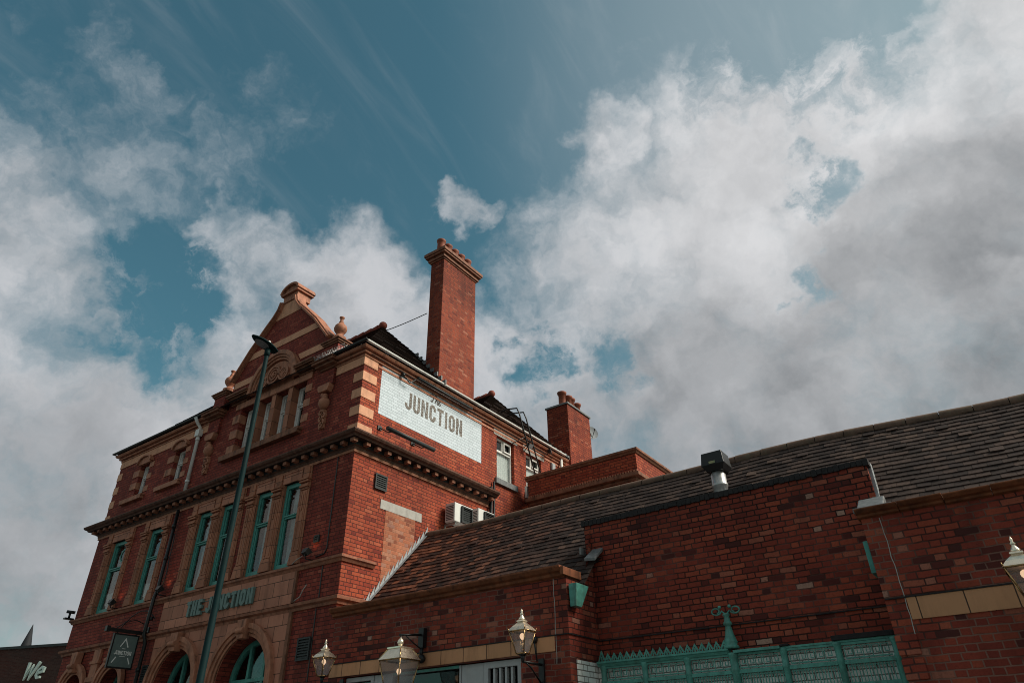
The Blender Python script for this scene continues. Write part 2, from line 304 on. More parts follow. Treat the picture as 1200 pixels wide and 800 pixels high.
# ------------------------------------------------------------------ mesh builder
class MB:
    def __init__(s): s.v = []; s.f = []; s.sm = set(); s.rn = {}
    def add(s, vs, fs, smooth=False, rnd=None):
        o = len(s.v); s.v += [tuple(p) for p in vs]
        for f in fs:
            if smooth: s.sm.add(len(s.f))
            if rnd is not None: s.rn[len(s.f)] = rnd
            s.f.append(tuple(i + o for i in f))
    def box(s, x0, x1, y0, y1, z0, z1):
        x0, x1 = min(x0, x1), max(x0, x1); y0, y1 = min(y0, y1), max(y0, y1); z0, z1 = min(z0, z1), max(z0, z1)
        s.add([(x0,y0,z0),(x1,y0,z0),(x1,y1,z0),(x0,y1,z0),(x0,y0,z1),(x1,y0,z1),(x1,y1,z1),(x0,y1,z1)],
              [(0,3,2,1),(4,5,6,7),(0,1,5,4),(1,2,6,5),(2,3,7,6),(3,0,4,7)])
        return s
    def prism(s, pts, fn, d0, d1):
        """2-D outline pts, fn(u, w, d) -> point, extruded from d0 to d1"""
        n = len(pts)
        s.add([fn(u, w, d0) for u, w in pts] + [fn(u, w, d1) for u, w in pts],
              [tuple(range(n))] + [tuple(range(2 * n - 1, n - 1, -1))] + [(i, i + n, (i + 1) % n + n, (i + 1) % n) for i in range(n)])
        return s
    def tube(s, pts, r, n=8, cap=True):
        pts = [Vector(p) for p in pts]; rs = r if isinstance(r, (list, tuple)) else [r] * len(pts)
        rings = []; prev = None
        for i, p in enumerate(pts):
            d = (pts[min(i + 1, len(pts) - 1)] - pts[max(i - 1, 0)]).normalized()
            if prev is None:
                a = d.cross(Vector((0, 0, 1)))
                if a.length < 1e-3: a = Vector((1, 0, 0))
            else: a = prev - d * prev.dot(d)
            a.normalize(); prev = a; b = d.cross(a)
            rings.append([p + (a * math.cos(2 * math.pi * k / n) + b * math.sin(2 * math.pi * k / n)) * rs[i] for k in range(n)])
        fs = [(i * n + k, i * n + (k + 1) % n, (i + 1) * n + (k + 1) % n, (i + 1) * n + k) for i in range(len(pts) - 1) for k in range(n)]
        s.add([q for r_ in rings for q in r_], fs, True)
        if cap:
            o_ = len(s.v) - n * len(rings); s.f += [tuple(o_ + i for i in range(n - 1, -1, -1)), tuple(len(s.v) - n + i for i in range(n))]
        return s
    def lathe(s, prof, c, n=16, sq=False):
        m = len(prof); vs = []
        for r, z in prof:
            for k in range(n):
                a = 2 * math.pi * (k + (0.5 if sq else 0)) / n; q = r * (math.sqrt(2) if sq else 1)
                vs.append((c[0] + q * math.cos(a), c[1] + q * math.sin(a), c[2] + z))
        fs = [(i * n + k, i * n + (k + 1) % n, (i + 1) * n + (k + 1) % n, (i + 1) * n + k) for i in range(m - 1) for k in range(n)]
        s.add(vs, fs, not sq)
        o_ = len(s.v) - len(vs); s.f += [tuple(o_ + i for i in range(n - 1, -1, -1)), tuple(len(s.v) - n + i for i in range(n))]
        return s
    def sphere(s, c, r, n=12):
        return s.lathe([(max(1e-3, r * math.sin(math.pi * i / 8)), -r * math.cos(math.pi * i / 8)) for i in range(9)], c, n)
    def sweep(s, path, prof, closed_prof=True):
        """profile (out, z) swept along a plan path with mitred corners; outward = right-hand side of travel"""
        P = [Vector((p[0], p[1])) for p in path]; n = len(P); m = len(prof); vs = []
        for i, p in enumerate(P):
            ns = []
            if i > 0: d = (P[i] - P[i - 1]).normalized(); ns.append(Vector((d.y, -d.x)))
            if i < n - 1: d = (P[i + 1] - P[i]).normalized(); ns.append(Vector((d.y, -d.x)))
            o = ns[0] if len(ns) == 1 else (ns[0] + ns[1]) / (1 + ns[0].dot(ns[1]))
            vs += [(p.x + o.x * q, p.y + o.y * q, z) for q, z in prof]
        fs = [(i * m + k, (i + 1) * m + k, (i + 1) * m + (k + 1) % m, i * m + (k + 1) % m) for i in range(n - 1) for k in range(m)]
        s.add(vs, fs + [tuple(range(m)), tuple(range(len(vs) - 1, len(vs) - m - 1, -1))])
        return s
    def ribbon(s, pts, w, fn, d0, d1, closed=False):
        P = [Vector(p) for p in pts]; n = len(P); L = []; R = []
        for i in range(n):
            a = P[i - 1] if (i > 0 or closed) else None; c = P[(i + 1) % n] if (i < n - 1 or closed) else None
            ns = []
            if a is not None: d = (P[i] - a).normalized(); ns.append(Vector((-d.y, d.x)))
            if c is not None: d = (c - P[i]).normalized(); ns.append(Vector((-d.y, d.x)))
            o = ns[0] if len(ns) == 1 else (ns[0] + ns[1]) / max(0.35, 1 + ns[0].dot(ns[1]))
            L.append(P[i] + o * w / 2); R.append(P[i] - o * w / 2)
        vs = []
        for d in (d0, d1): vs += [fn(p.x, p.y, d) for p in L] + [fn(p.x, p.y, d) for p in R]
        fs = []
        for i in range(n if closed else n - 1):
            j = (i + 1) % n
            fs += [(i, j, n + j, n + i), (2*n + i, 3*n + i, 3*n + j, 2*n + j), (i, 2*n + i, 2*n + j, j), (n + i, n + j, 3*n + j, 3*n + i)]
        if not closed: fs += [(0, n, 3*n, 2*n), (n - 1, 3*n - 1, 4*n - 1, 2*n - 1)]
        s.add(vs, fs); return s
    def pieces(s, name, mat, parent=None, bevel=0.0):
        """one object per separate solid"""
        par = list(range(len(s.v)))
        def find(i):
            while par[i] != i: par[i] = par[par[i]]; i = par[i]
            return i
        for f in s.f:
            for i in f[1:]: par[find(i)] = find(f[0])
        gs = {}
        for k, f in enumerate(s.f): gs.setdefault(find(f[0]), []).append(f)
        for fs in gs.values():
            ids = sorted({i for f in fs for i in f}); mp = {i: k for k, i in enumerate(ids)}
            q = MB(); q.v = [s.v[i] for i in ids]; q.f = [tuple(mp[i] for i in f) for f in fs]; q.build(name, mat, parent, bevel)
    def build(s, name, mat, parent=None, bevel=0.0, origin=None):
        o0 = Vector(parent['_o']) if parent is not None else Vector(origin or (0, 0, 0))
        me = bpy.data.meshes.new(name); me.from_pydata([tuple(Vector(p) - o0) for p in s.v], [], s.f)
        uvl = me.uv_layers.new(name='UVMap'); dat = [0.0] * (2 * len(me.loops))
        for p in me.polygons:
            n = p.normal
            if abs(n.z) > 0.92: t = Vector((1, 0, 0)); b = Vector((0, 1, 0))
            else:
                t = Vector((-n.y, n.x, 0)).normalized(); b = n.cross(t)
                if t.x + t.y < 0: t = -t
                if b.z < 0: b = -b
            for li in p.loop_indices:
                q = me.vertices[me.loops[li].vertex_index].co + o0
                dat[2 * li] = q.dot(t); dat[2 * li + 1] = q.dot(b)
        uvl.data.foreach_set('uv', dat)
        if s.sm:
            for i in s.sm: me.polygons[i].use_smooth = True
        if s.rn:
            at = me.attributes.new('rnd', 'FLOAT', 'FACE')
            for i, x in s.rn.items(): at.data[i].value = x
        me.materials.append(mat if not isinstance(mat, str) else M[mat]); me.validate()
        o = bpy.data.objects.new(name, me); COL.objects.link(o)
        if parent is not None: o.parent = parent; o['_o'] = tuple(o0)
        else: o.location = o0; o['_o'] = tuple(o0)
        if bevel:
            bm = o.modifiers.new('soft_edges', 'BEVEL'); bm.width = bevel; bm.segments = 2; bm.limit_method = 'ANGLE'; bm.angle_limit = rad(40)
        return o
def thing(name, label, cat, loc, group=None):
    o = bpy.data.objects.new(name, None); COL.objects.link(o); o.location = loc; o.empty_display_size = 0.3
    o['_o'] = tuple(loc); o['label'] = label; o['category'] = cat
    if group: o['group'] = group
    return o
def struct(o): o['kind'] = 'structure'; return o
FY = lambda Y: (lambda u, w, d: (u, Y + d, w))          # wall plane facing -Y : d goes into the wall
SX = lambda X: (lambda u, w, d: (X - d, u, w))          # wall plane facing +X
def holed(mb, fn, u0, u1, w0, w1, holes, rev):
    """wall sheet with openings: hole = (u0,u1,w0,w1[,arch radius flag]); reveals rev deep. Arched holes end in a semicircle under w1"""
    us = sorted({u0, u1} | {h[0] for h in holes} | {h[1] for h in holes}); ws = sorted({w0, w1} | {h[2] for h in holes} | {h[3] for h in holes})
    us = [u for u in us if u0 <= u <= u1]; ws = [w for w in ws if w0 <= w <= w1]
    for i in range(len(us) - 1):
        for j in range(len(ws) - 1):
            cu, cw = (us[i] + us[i + 1]) / 2, (ws[j] + ws[j + 1]) / 2
            if any(h[0] < cu < h[1] and h[2] < cw < h[3] for h in holes): continue
            mb.add([fn(us[i], ws[j], 0), fn(us[i + 1], ws[j], 0), fn(us[i + 1], ws[j + 1], 0), fn(us[i], ws[j + 1], 0)], [(0, 1, 2, 3)])
    for h in holes:
        a, b, c, d = h[:4]
        if len(h) > 4:
            r = (b - a) / 2; cx = (a + b) / 2; cz = d - r; N = 24
            arc = [(cx - r * math.cos(math.pi * k / N), cz + r * math.sin(math.pi * k / N)) for k in range(N + 1)]
            for k in range(N):
                p, q = arc[k], arc[k + 1]
                mb.add([fn(p[0], p[1], 0), fn(q[0], q[1], 0), fn(q[0], d, 0), fn(p[0], d, 0)], [(0, 1, 2, 3)])
            rim = [(a, c)] + arc + [(b, c)]
        else: rim = [(a, c), (a, d), (b, d), (b, c), (a, c)]
        for p, q in zip(rim, rim[1:]):
            mb.add([fn(p[0], p[1], 0), fn(q[0], q[1], 0), fn(q[0], q[1], rev), fn(p[0], p[1], rev)], [(0, 1, 2, 3)])
def arcpts(cx, cz, r, a0=0, a1=180, n=24):
    return [(cx + r * math.cos(rad(a0 + (a1 - a0) * k / n)), cz + r * math.sin(rad(a0 + (a1 - a0) * k / n))) for k in range(n + 1)]

# ------------------------------------------------------------------ lettering
def glyph(mb, ch, x, z, w, h, st, fn, d0, d1):
    """condensed block capital in the box (x, z, w, h) with stroke st"""
    k = st / 2; L, R, B, T = x + k, x + w - k, z + k, z + h - k; c = min(w, h) * 0.22
    bx = lambda a, b, e, f: mb.prism([(a, e), (b, e), (b, f), (a, f)], fn, d0, d1)
    if ch == 'T':
        bx(x, x + w, z + h - st, z + h); bx(x + w/2 - k, x + w/2 + k, z, z + h - st)
    elif ch == 'H':
        bx(x, x + st, z, z + h); bx(x + w - st, x + w, z, z + h); bx(x + st, x + w - st, z + h/2 - k, z + h/2 + k)
    elif ch == 'E':
        bx(x, x + st, z, z + h)
        for q in (z, z + h/2 - k, z + h - st): bx(x + st, x + w, q, q + st)
    elif ch == 'I': bx(x + w/2 - k, x + w/2 + k, z, z + h)
    elif ch == 'N':
        bx(x, x + st, z, z + h); bx(x + w - st, x + w, z, z + h)
        mb.prism([(x + st, z + h), (x + st, z + h - st * 1.6), (x + w - st, z), (x + w - st, z + st * 1.6)], fn, d0, d1)
    elif ch == 'U': mb.ribbon([(L, z + h), (L, B + c), (L + c, B), (R - c, B), (R, B + c), (R, z + h)], st, fn, d0, d1)
    elif ch == 'J': mb.ribbon([(R, z + h), (R, B + c), (R - c, B), (L + c, B), (L, B + c), (L, z + h * 0.34)], st, fn, d0, d1)
    elif ch == 'C': mb.ribbon([(R, z + h * 0.64), (R, T - c), (R - c, T), (L + c, T), (L, T - c), (L, B + c), (L + c, B), (R - c, B), (R, B + c), (R, z + h * 0.36)], st, fn, d0, d1)
    elif ch == 'O': mb.ribbon([(L + c, T), (L, T - c), (L, B + c), (L + c, B), (R - c, B), (R, B + c), (R, T - c), (R - c, T)], st, fn, d0, d1, closed=True)

# ================================================================== GROUND
mb = MB(); mb.add([(-600, -600, 0), (600, -600, 0), (600, 900, 0), (-600, 900, 0)], [(0, 1, 2, 3)])
struct(mb.build('road', 'asphalt'))
mb = MB(); mb.box(-70, 40, 5.55, 40, 0.0, 0.125); struct(mb.build('pavement', 'paving'))
mb = MB(); mb.box(-70, 40, 5.40, 5.55, -0.05, 0.13); struct(mb.build('kerb', 'kerb', bevel=0.01))

# ================================================================== PUB BUILDING
XC, XL, Y0, YB, ZT = -10.47, -21.0, 9.0, 17.70, 9.92
pub = thing('pub_building', 'tall red brick Victorian corner pub with buff stone bands, curved gable and big chimneys', 'building', (-15.7, 9.0, 0.125))
f9 = FY(Y0)
FIRST = [(-20.05,-19.20),(-18.18,-17.45),(-15.98,-15.32),(-15.00,-14.34),(-13.66,-13.02),(-12.69,-12.05)]
SECOND = [(-19.72,-19.22),(-17.92,-17.40)]
GH = (-15.10,-12.48,8.47,9.75)
ARCH = [(-19.95,0.52,3.86),(-18.15,0.52,3.86),(-15.50,0.74,3.95),(-13.07,0.82,3.96)]       # centre, inner radius, crown height
holes = [(a, b, 5.22, 7.10) for a, b in FIRST] + [(a, b, 8.33, 9.30) for a, b in SECOND] + [GH] + [(c - r, c + r, 0.9, t, 1) for c, r, t in ARCH]
mb = MB(); holed(mb, f9, XL, XC, 0.1, ZT, holes, 0.40)
mb.build('front_wall', 'brick_front_shaded', pub)
SW = [(14.07, 14.90, 8.27, 9.54), (15.50, 16.32, 8.27, 9.50)]
mb = MB(); holed(mb, SX(XC), Y0, YB, 0.1, ZT, SW, 0.20)
mb.add([(XL, Y0, .1), (XL, YB, .1), (XL, YB, ZT), (XL, Y0, ZT)], [(0, 1, 2, 3)]); mb.add([(XL, YB, .1), (XC, YB, .1), (XC, YB, ZT), (XL, YB, ZT)], [(0, 1, 2, 3)])
mb.build('side_wall', 'brick_pub', pub)
# dark interior: floors and an inner lining so windows look into rooms
mb = MB(); mb.box(XL + .45, XC - .45, 9.85, YB - .4, .2, ZT - .1); mb.build('interior', 'dark_room', pub)

PATH = [(XL, 12.5), (XL, Y0), (XC, Y0), (XC, YB)]
# path must run with outside on the right-hand side: going -Y on the left end, +X on the front, +Y on the side
# eaves cornice
prof = [(0.0, 9.715), (0.035, 9.715), (0.045, 9.745), (0.015, 9.752), (0.015, 9.778), (0.085, 9.785), (0.10, 9.815), (0.055, 9.822), (0.055, 9.850), (0.155, 9.858), (0.185, 9.90), (0.185, 9.915), (0.0, 9.93)]
mb = MB(); mb.sweep([(XL, 12.5), (XL, Y0), (-15.98, Y0)], prof); mb.build('eaves_cornice', 'terra', pub)
mb = MB(); mb.sweep([(-11.86, Y0), (XC, Y0), (XC, YB)], prof); mb.build('eaves_cornice', 'terra', pub)
mb = MB(); mb.box(-21.015, -16.46, 8.982, 9.0, 9.50, 9.719); mb.box(-11.40, XC - .001, 8.982, 9.0, 9.50, 9.719); mb.pieces('stone_band', 'buff', pub)
gp = [(0.19, 9.958), (0.20, 9.950), (0.235, 9.950), (0.258, 9.962), (0.265, 9.992), (0.25, 9.994), (0.24, 9.970), (0.20, 9.970)]
mb = MB(); mb.sweep([(XC, Y0 - .19), (XC, YB - .3)], gp); mb.build('gutter', 'white', pub)
mb = MB(); mb.sweep([(XL, 12.5), (XL, Y0), (-15.98, Y0)], gp); mb.build('gutter', 'dark_grey', pub)
mb = MB(); mb.sweep([(-11.95, Y0), (XC + .28, Y0)], gp)
pass
mb.build('gutter', 'dark_grey', pub)
# big cornice with modillions
prof = [(0.0, 7.41), (0.04, 7.41), (0.05, 7.46), (0.09, 7.48), (0.09, 7.57), (0.26, 7.575), (0.28, 7.61), (0.33, 7.63), (0.36, 7.67), (0.36, 7.70), (0.0, 7.78)]
CP = [(XL, 12.5), (XL, Y0), (XC, Y0), (XC, 13.74)]
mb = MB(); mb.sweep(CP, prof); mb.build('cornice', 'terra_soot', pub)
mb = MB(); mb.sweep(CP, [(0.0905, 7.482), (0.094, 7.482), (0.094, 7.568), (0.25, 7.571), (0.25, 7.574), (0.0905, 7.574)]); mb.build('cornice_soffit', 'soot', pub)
mb = MB()
x = XL - .1
while x < XC + .2: mb.box(x, x + .11, Y0 - .215, Y0 - .096, 7.49, 7.566); x += .315
y = Y0 + .14
while y < 13.6: mb.box(XC + .096, XC + .215, y, y + .11, 7.49, 7.566); y += .315
mb.pieces('modillion', 'terra_mid', pub)
mb = MB(); n = 0; x = XL
mb.sweep(CP, [(0.006, 7.35), (0.03, 7.35), (0.03, 7.409), (0.006, 7.409)]); mb.build('cornice_moulding', 'terra', pub)
# string courses
s1 = [(0.0, 5.07), (0.03, 5.07), (0.06, 5.12), (0.09, 5.14), (0.09, 5.185), (0.0, 5.215)]
mb = MB(); mb.sweep([(XL, 12), (XL, Y0), (XC, Y0), (XC, 9.84)], s1); mb.build('string_course', 'terra_mid', pub)
s2 = [(0.0, 4.28), (0.04, 4.28), (0.05, 4.33), (0.11, 4.36), (0.12, 4.41), (0.0, 4.45)]
mb = MB(); mb.sweep([(XL, 12), (XL, Y0), (XC, Y0), (XC, 9.8)], s2); mb.build('string_course', 'terra_mid', pub)
# corner quoins
mb = MB()
for zt in (9.33, 8.90, 8.47, 8.03):
    zb = zt - .225
    if zb < 7.8: zb = 7.785
    mb.box(XC - .30, XC + .014, Y0 - .014, Y0 + .42, zb, zt)
    mb.box(XL - .014, XL + .25, Y0 - .014, Y0 + .3, zb, zt)
mb.box(XC - .02, XC + .014, Y0 - .019, Y0 + .42, 9.50, 9.718)
mb.pieces('quoin', 'buff', pub, bevel=0.006)
# red band under the eaves on the side (moulded brick frieze)
mb = MB(); mb.box(XC, XC + .02, 9.43, YB, 9.60, 9.66); mb.build('frieze', 'terra', pub)

# ---- windows
def sash(a, b, z0, z1, y, mat, parent, curtain='half', arched=None, fw=0.10):
    """a sash window in the front wall, frame face at depth y"""
    mb = MB(); f = FY(y)
    fr = mb
    fr.box(a, a + fw, y, y + .09, z0, z1); fr.box(b - fw, b, y, y + .09, z0, z1)
    fr.box(a + fw, b - fw, y, y + .09, z1 - fw, z1); fr.box(a + fw, b - fw, y, y + .09, z0, z0 + fw)
    zm = z0 + (z1 - z0) * 0.60
    s = .035
    fr.box(a + fw, b - fw, y + .01, y + .085, zm - .04, zm + .03)
    fr.box(a + fw, b - fw, y - .02, y + .01, zm + .0, zm + .03)
    for u in (a + fw, b - fw - s): fr.box(u, u + s, y + .02, y + .08, z0 + fw, zm - .04); fr.box(u, u + s, y + .035, y + .085, zm + .03, z1 - fw)
    o = fr.build('window', mat, parent, bevel=0.006)
    g = MB(); g.box(a + fw + s, b - fw - s, y + .05, y + .056, z0 + fw, zm - .04); g.box(a + fw + s, b - fw - s, y + .065, y + .071, zm + .03, z1 - fw)
    g.build('pane', 'glass', o)
    if curtain:
        c = MB(); n = 14
        if curtain == 'half': u0, u1, zt = a + (b - a) * random.choice((.30, .42, .36, .50)), b - .02, z1 - .06
        elif curtain == 'blind': u0, u1, zt = a + .02, b - .02, z1 - .05
        elif curtain == 'low': u0, u1, zt = a + .02, b - .02, z0 + (z1 - z0) * .28
        zb = zm if curtain == 'blind' else z0 + .02
        vs = []
        for i in range(n + 1):
            u = u0 + (u1 - u0) * i / n; dy = .02 * (i % 2) + .01 * random.random()
            vs += [(u, y + .085 + dy, zb), (u, y + .085 + dy, zt)]
        c.add(vs, [(2*i, 2*i + 2, 2*i + 3, 2*i + 1) for i in range(n)]); c.build('curtain', 'curtain', o)
    return o
for i, (a, b) in enumerate(FIRST):
    w = sash(a, b, 5.22, 7.10, 9.05, 'green', pub, 'half' if i > 1 else 'low')
    if i == 0:
        mb = MB(); mb.prism(arcpts(-19.50, 6.70, .14, 0, 360, 20)[:-1], FY(9.12), 0, .02); mb.build('extractor_fan', 'black', w)
        mb = MB(); mb.ribbon(arcpts(-19.50, 6.70, .16, 0, 360, 20)[:-1], .04, FY(9.10), 0, .04, True); mb.build('fan_rim', 'green', w)
# stone lintels, jambs, pilasters
def lintel(a, b, name='lintel'):
    mb = MB(); mb.box(a, b, 8.955, 9.05, 7.10, 7.345); mb.box(a - .005, b + .005, 8.935, 9.03, 7.315, 7.346); return mb.build(name, 'terra_block', pub, bevel=0.006)
for a, b in ((-20.05, -19.20), (-18.18, -17.45), (-15.98, -15.32), (-15.0, -14.34), (-13.66, -13.02), (-12.69, -12.05)): lintel(a, b)
PIL = [(-20.36, -20.05), (-19.20, -18.97), (-18.46, -18.18), (-17.45, -17.20), (-16.27, -15.98), (-15.32, -15.0), (-14.34, -14.10), (-13.96, -13.66), (-13.02, -12.69), (-12.05, -11.76)]
for a, b in PIL:
    mb = MB(); c = (a + b) / 2; hw = (b - a) / 2
    mb.box(a, b, 8.972, 9.05, 5.215, 7.345)                                   # backing jamb
    mb.box(c - hw * .72, c + hw * .72, 8.955, 8.972, 5.50, 6.80)
    mb.box(c - hw * .5, c - hw * .32, 8.944, 8.955, 5.55, 6.78); mb.box(c + hw * .32, c + hw * .5, 8.944, 8.955, 5.55, 6.78)
    mb.box(c - hw * .15, c + hw * .15, 8.938, 8.955, 6.35, 6.72)
    mb.prism([(a - .03, 5.216), (b + .03, 5.216), (c + hw * .8, 5.48), (c - hw * .8, 5.48)], FY(8.93), 0, .12)
    for z, e in ((6.82, .0), (6.87, .03), (6.92, .0), (6.98, .04), (7.03, .06)):
        mb.box(c - hw * .85 - e * .6, c + hw * .85 + e * .6, 8.94 - e, 9.0, z, z + .042)
    mb.box(c - hw * .7, c + hw * .7, 8.945, 8.972, 7.075, 7.345)
    mb.build('pilaster', 'terra_jamb', pub, bevel=0.008)
mb = MB()                                                                     # moulded lining of each opening
for a, b in FIRST:
    mb.box(a, a + .03, 8.985, 9.049, 5.216, 7.099); mb.box(b - .03, b, 8.985, 9.049, 5.216, 7.099)
mb.pieces('window_jamb', 'terra_jamb', pub)
# second floor windows of the left bay
for a, b in SECOND:
    w = sash(a, b, 8.33, 9.30, 9.12, 'white', pub, 'blind', fw=.05)
    mb = MB(); mb.prism([(a - .52, 8.20), (b + .10, 8.20), (b + .10, 8.27), (b + .13, 8.29), (b + .13, 8.33), (a - .55, 8.33), (a - .55, 8.29), (a - .52, 8.27)], FY(8.90), 0, .12); mb.build('sill', 'terra', w, bevel=0.006)
    mb = MB()
    for zt in (8.60, 8.98): mb.box(a - .32, a + .012, 8.975, 9.11, zt, zt + .20); 
    for zt in (8.42, 8.80, 9.15): mb.box(b - .012, b + .22, 8.985, 9.11, zt - .02, zt + .14)
    mb.pieces('window_quoin', 'terra', w, bevel=0.006)
    mb = MB(); c = (a + b) / 2
    mb.prism([(a - .06, 9.30)] + [(c - (c - a + .06) * math.cos(math.pi * k / 10), 9.33 + .17 * math.sin(math.pi * k / 10)) for k in range(11)] + [(b + .06, 9.30)], FY(8.93), 0, .09)
    mb.ribbon([(c - (c - a + .10) * math.cos(math.pi * k / 10), 9.33 + .21 * math.sin(math.pi * k / 10)) for k in range(11)], .05, FY(8.88), 0, .12)
    mb.build('window_head', 'terra', w, bevel=0.004)
# four-light gable window
lights = [(-15.10, -14.49), (-14.31, -13.82), (-13.65, -13.17), (-13.0, -12.48)]
for a, b in lights:
    if a < -15: a = -15.06
    sash(a, b, 8.47, 9.75, 9.19, 'white', pub, 'half', fw=.055)
mb = MB()
for a, b in ((-14.49, -14.31), (-13.82, -13.65), (-13.17, -13.0)): mb.box(a, b, 8.99, 9.25, 8.47, 9.75)
mb.pieces('mullion', 'terra_jamb', pub, bevel=0.008)
mb = MB(); mb.prism([(-15.46, 8.32), (-12.42, 8.32), (-12.42, 8.38), (-12.38, 8.40), (-12.38, 8.465), (-15.5, 8.465), (-15.5, 8.40), (-15.46, 8.38)], FY(8.87), 0, .30); mb.build('sill', 'terra_dark', pub, bevel=0.008)
mb = MB()
for zt in (8.50, 8.93, 9.36): mb.box(-15.38, -15.088, 8.975, 9.18, zt, zt + .24)
for zt in (8.62, 9.02, 9.42): mb.box(-12.492, -12.25, 8.985, 9.18, zt - .02, zt + .18)
mb.pieces('window_quoin', 'terra', pub, bevel=0.006)
mb = MB(); mb.box(-15.32, -12.28, 8.965, 9.2, 9.751, 9.93); mb.build('lintel', 'terra', pub, bevel=0.006)
# hood ledges and semicircular tympanum
for a, b in ((-15.62, -14.78), (-12.86, -12.18)):
    mb = MB()
    for e, z0, z1 in ((.03, 9.985, 10.03), (.08, 10.032, 10.08), (.13, 10.082, 10.12), (.20, 10.122, 10.16), (.23, 10.162, 10.215)): mb.box(a + .06 - e * .3, b - .04 + e * .3, 9.0 - e, 9.05, z0, z1)
    mb.box(a + .1, b - .06, 8.93, 9.0, 9.932, 9.969)
    mb.build('hood_mould', 'terra_dark', pub, bevel=0.008)

# ---- gable
gx = -13.80
def gable_edge(side):                       # outline of one slope from foot to cap
    k = 1 if side > 0 else -1
    return [(gx + k * 1.93, 10.55), (gx + k * 1.93, 10.72), (gx + k * 1.30, 11.50), (gx + k * .75, 12.05), (gx + k * .50, 12.28), (gx + k * .34, 12.48), (gx + k * .27, 12.70)]
outl = [(gx - 1.93, 9.93)] + gable_edge(-1) + gable_edge(1)[::-1] + [(gx + 1.93, 9.93)]
mb = MB(); n = len(outl)
mb.prism(outl, FY(9.0), 0, .22)
gable = mb.build('gable', 'brick_front_shaded', pub)
gable['_o'] = pub['_o']
mb = MB()
for k in (-1, 1):
    e = gable_edge(k)[1:]
    off = []
    for i, (u, w) in enumerate(e): off.append((u + k * .035, w + .035))
    mb.ribbon(off, .11, FY(8.90), 0, .30)
    mb.ribbon([(u + k * .0, w - .02) for u, w in off], .05, FY(8.86), 0, .04)
mb.build('gable_coping', 'terra', gable, bevel=0.008)
mb = MB()
def span(z):
    pts = gable_edge(1)
    for (u0, w0), (u1, w1) in zip(pts, pts[1:]):
        if w0 <= z <= w1 and w1 > w0: return (u0 + (u1 - u0) * (z - w0) / (w1 - w0)) - gx
    return .27
for z0, z1 in ((10.50, 10.69), (11.26, 11.46)):
    h0, h1 = span(max(z0, 10.72)) - .06, span(z1) - .06
    r = 1.0
    for k in (-1, 1):
        i0 = math.sqrt(max(0, r * r - (z0 - 10.05) ** 2)) if z0 < 11 else 0.0; i1 = math.sqrt(max(0, r * r - (z1 - 10.05) ** 2)) if z0 < 11 else 0.0
        mb.prism([(gx + k * i0, z0), (gx + k * h0, z0), (gx + k * h1, z1), (gx + k * i1, z1)], FY(8.984), 0, .016)
mb.prism([(gx - span(12.22) + .03, 12.22), (gx + span(12.22) - .03, 12.22), (gx + .27, 12.69), (gx - .27, 12.69)], FY(8.982), 0, .018)
mb.pieces('stone_band', 'buff', gable)
mb = MB()                                    # cap block
mb.box(gx - .30, gx + .30, 8.95, 9.40, 12.70, 12.92); mb.box(gx - .36, gx + .36, 8.88, 9.46, 12.92, 12.97)
mb.prism([(gx - .36, 12.97)] + [(gx - .36 * math.cos(math.pi * k / 12), 12.97 + .24 * math.sin(math.pi * k / 12)) for k in range(1, 12)] + [(gx + .36, 12.97)], FY(8.94), 0, .48)
mb.ribbon([(gx - .36 * math.cos(math.pi * k / 12), 12.985 + .24 * math.sin(math.pi * k / 12)) for k in range(13)], .07, FY(8.86), 0, .62)
mb.build('gable_cap', 'terra', gable, bevel=0.01)
# tympanum arch with carving
mb = MB()
mb.ribbon(arcpts(gx, 10.02, .92), .12, FY(8.84), 0, .16); mb.ribbon(arcpts(gx, 10.02, .83), .07, FY(8.88), 0, .12); mb.ribbon(arcpts(gx, 10.02, .76), .06, FY(8.92), 0, .08)
mb.prism(arcpts(gx, 9.94, .78), FY(8.97), 0, .03)
ty = mb.build('tympanum', 'terra', gable, bevel=0.008)
mb = MB()
for cx, cz, r in ((gx - .06, 10.34, .24), (gx + .36, 10.26, .17), (gx - .46, 10.24, .15)):
    mb.ribbon(arcpts(cx, cz, r, 0, 360, 24)[:-1], .05, FY(8.915), 0, .055, True)
    mb.ribbon([(cx + r * (1 - k / 26) * .8 * math.cos(k * .55), cz + r * (1 - k / 26) * .8 * math.sin(k * .55)) for k in range(22)], .035, FY(8.925), 0, .045)
    mb.sphere((cx, 8.945, cz), r * .22, 8)
for k in range(26):
    a = random.uniform(15, 165); rr = random.uniform(.35, .66)
    u, w = gx + rr * math.cos(rad(a)), 10.0 + rr * math.sin(rad(a)) * .85
    mb.sphere((u, 8.96, w), random.uniform(.025, .05), 7)
mb.build('carving', 'terra', ty)
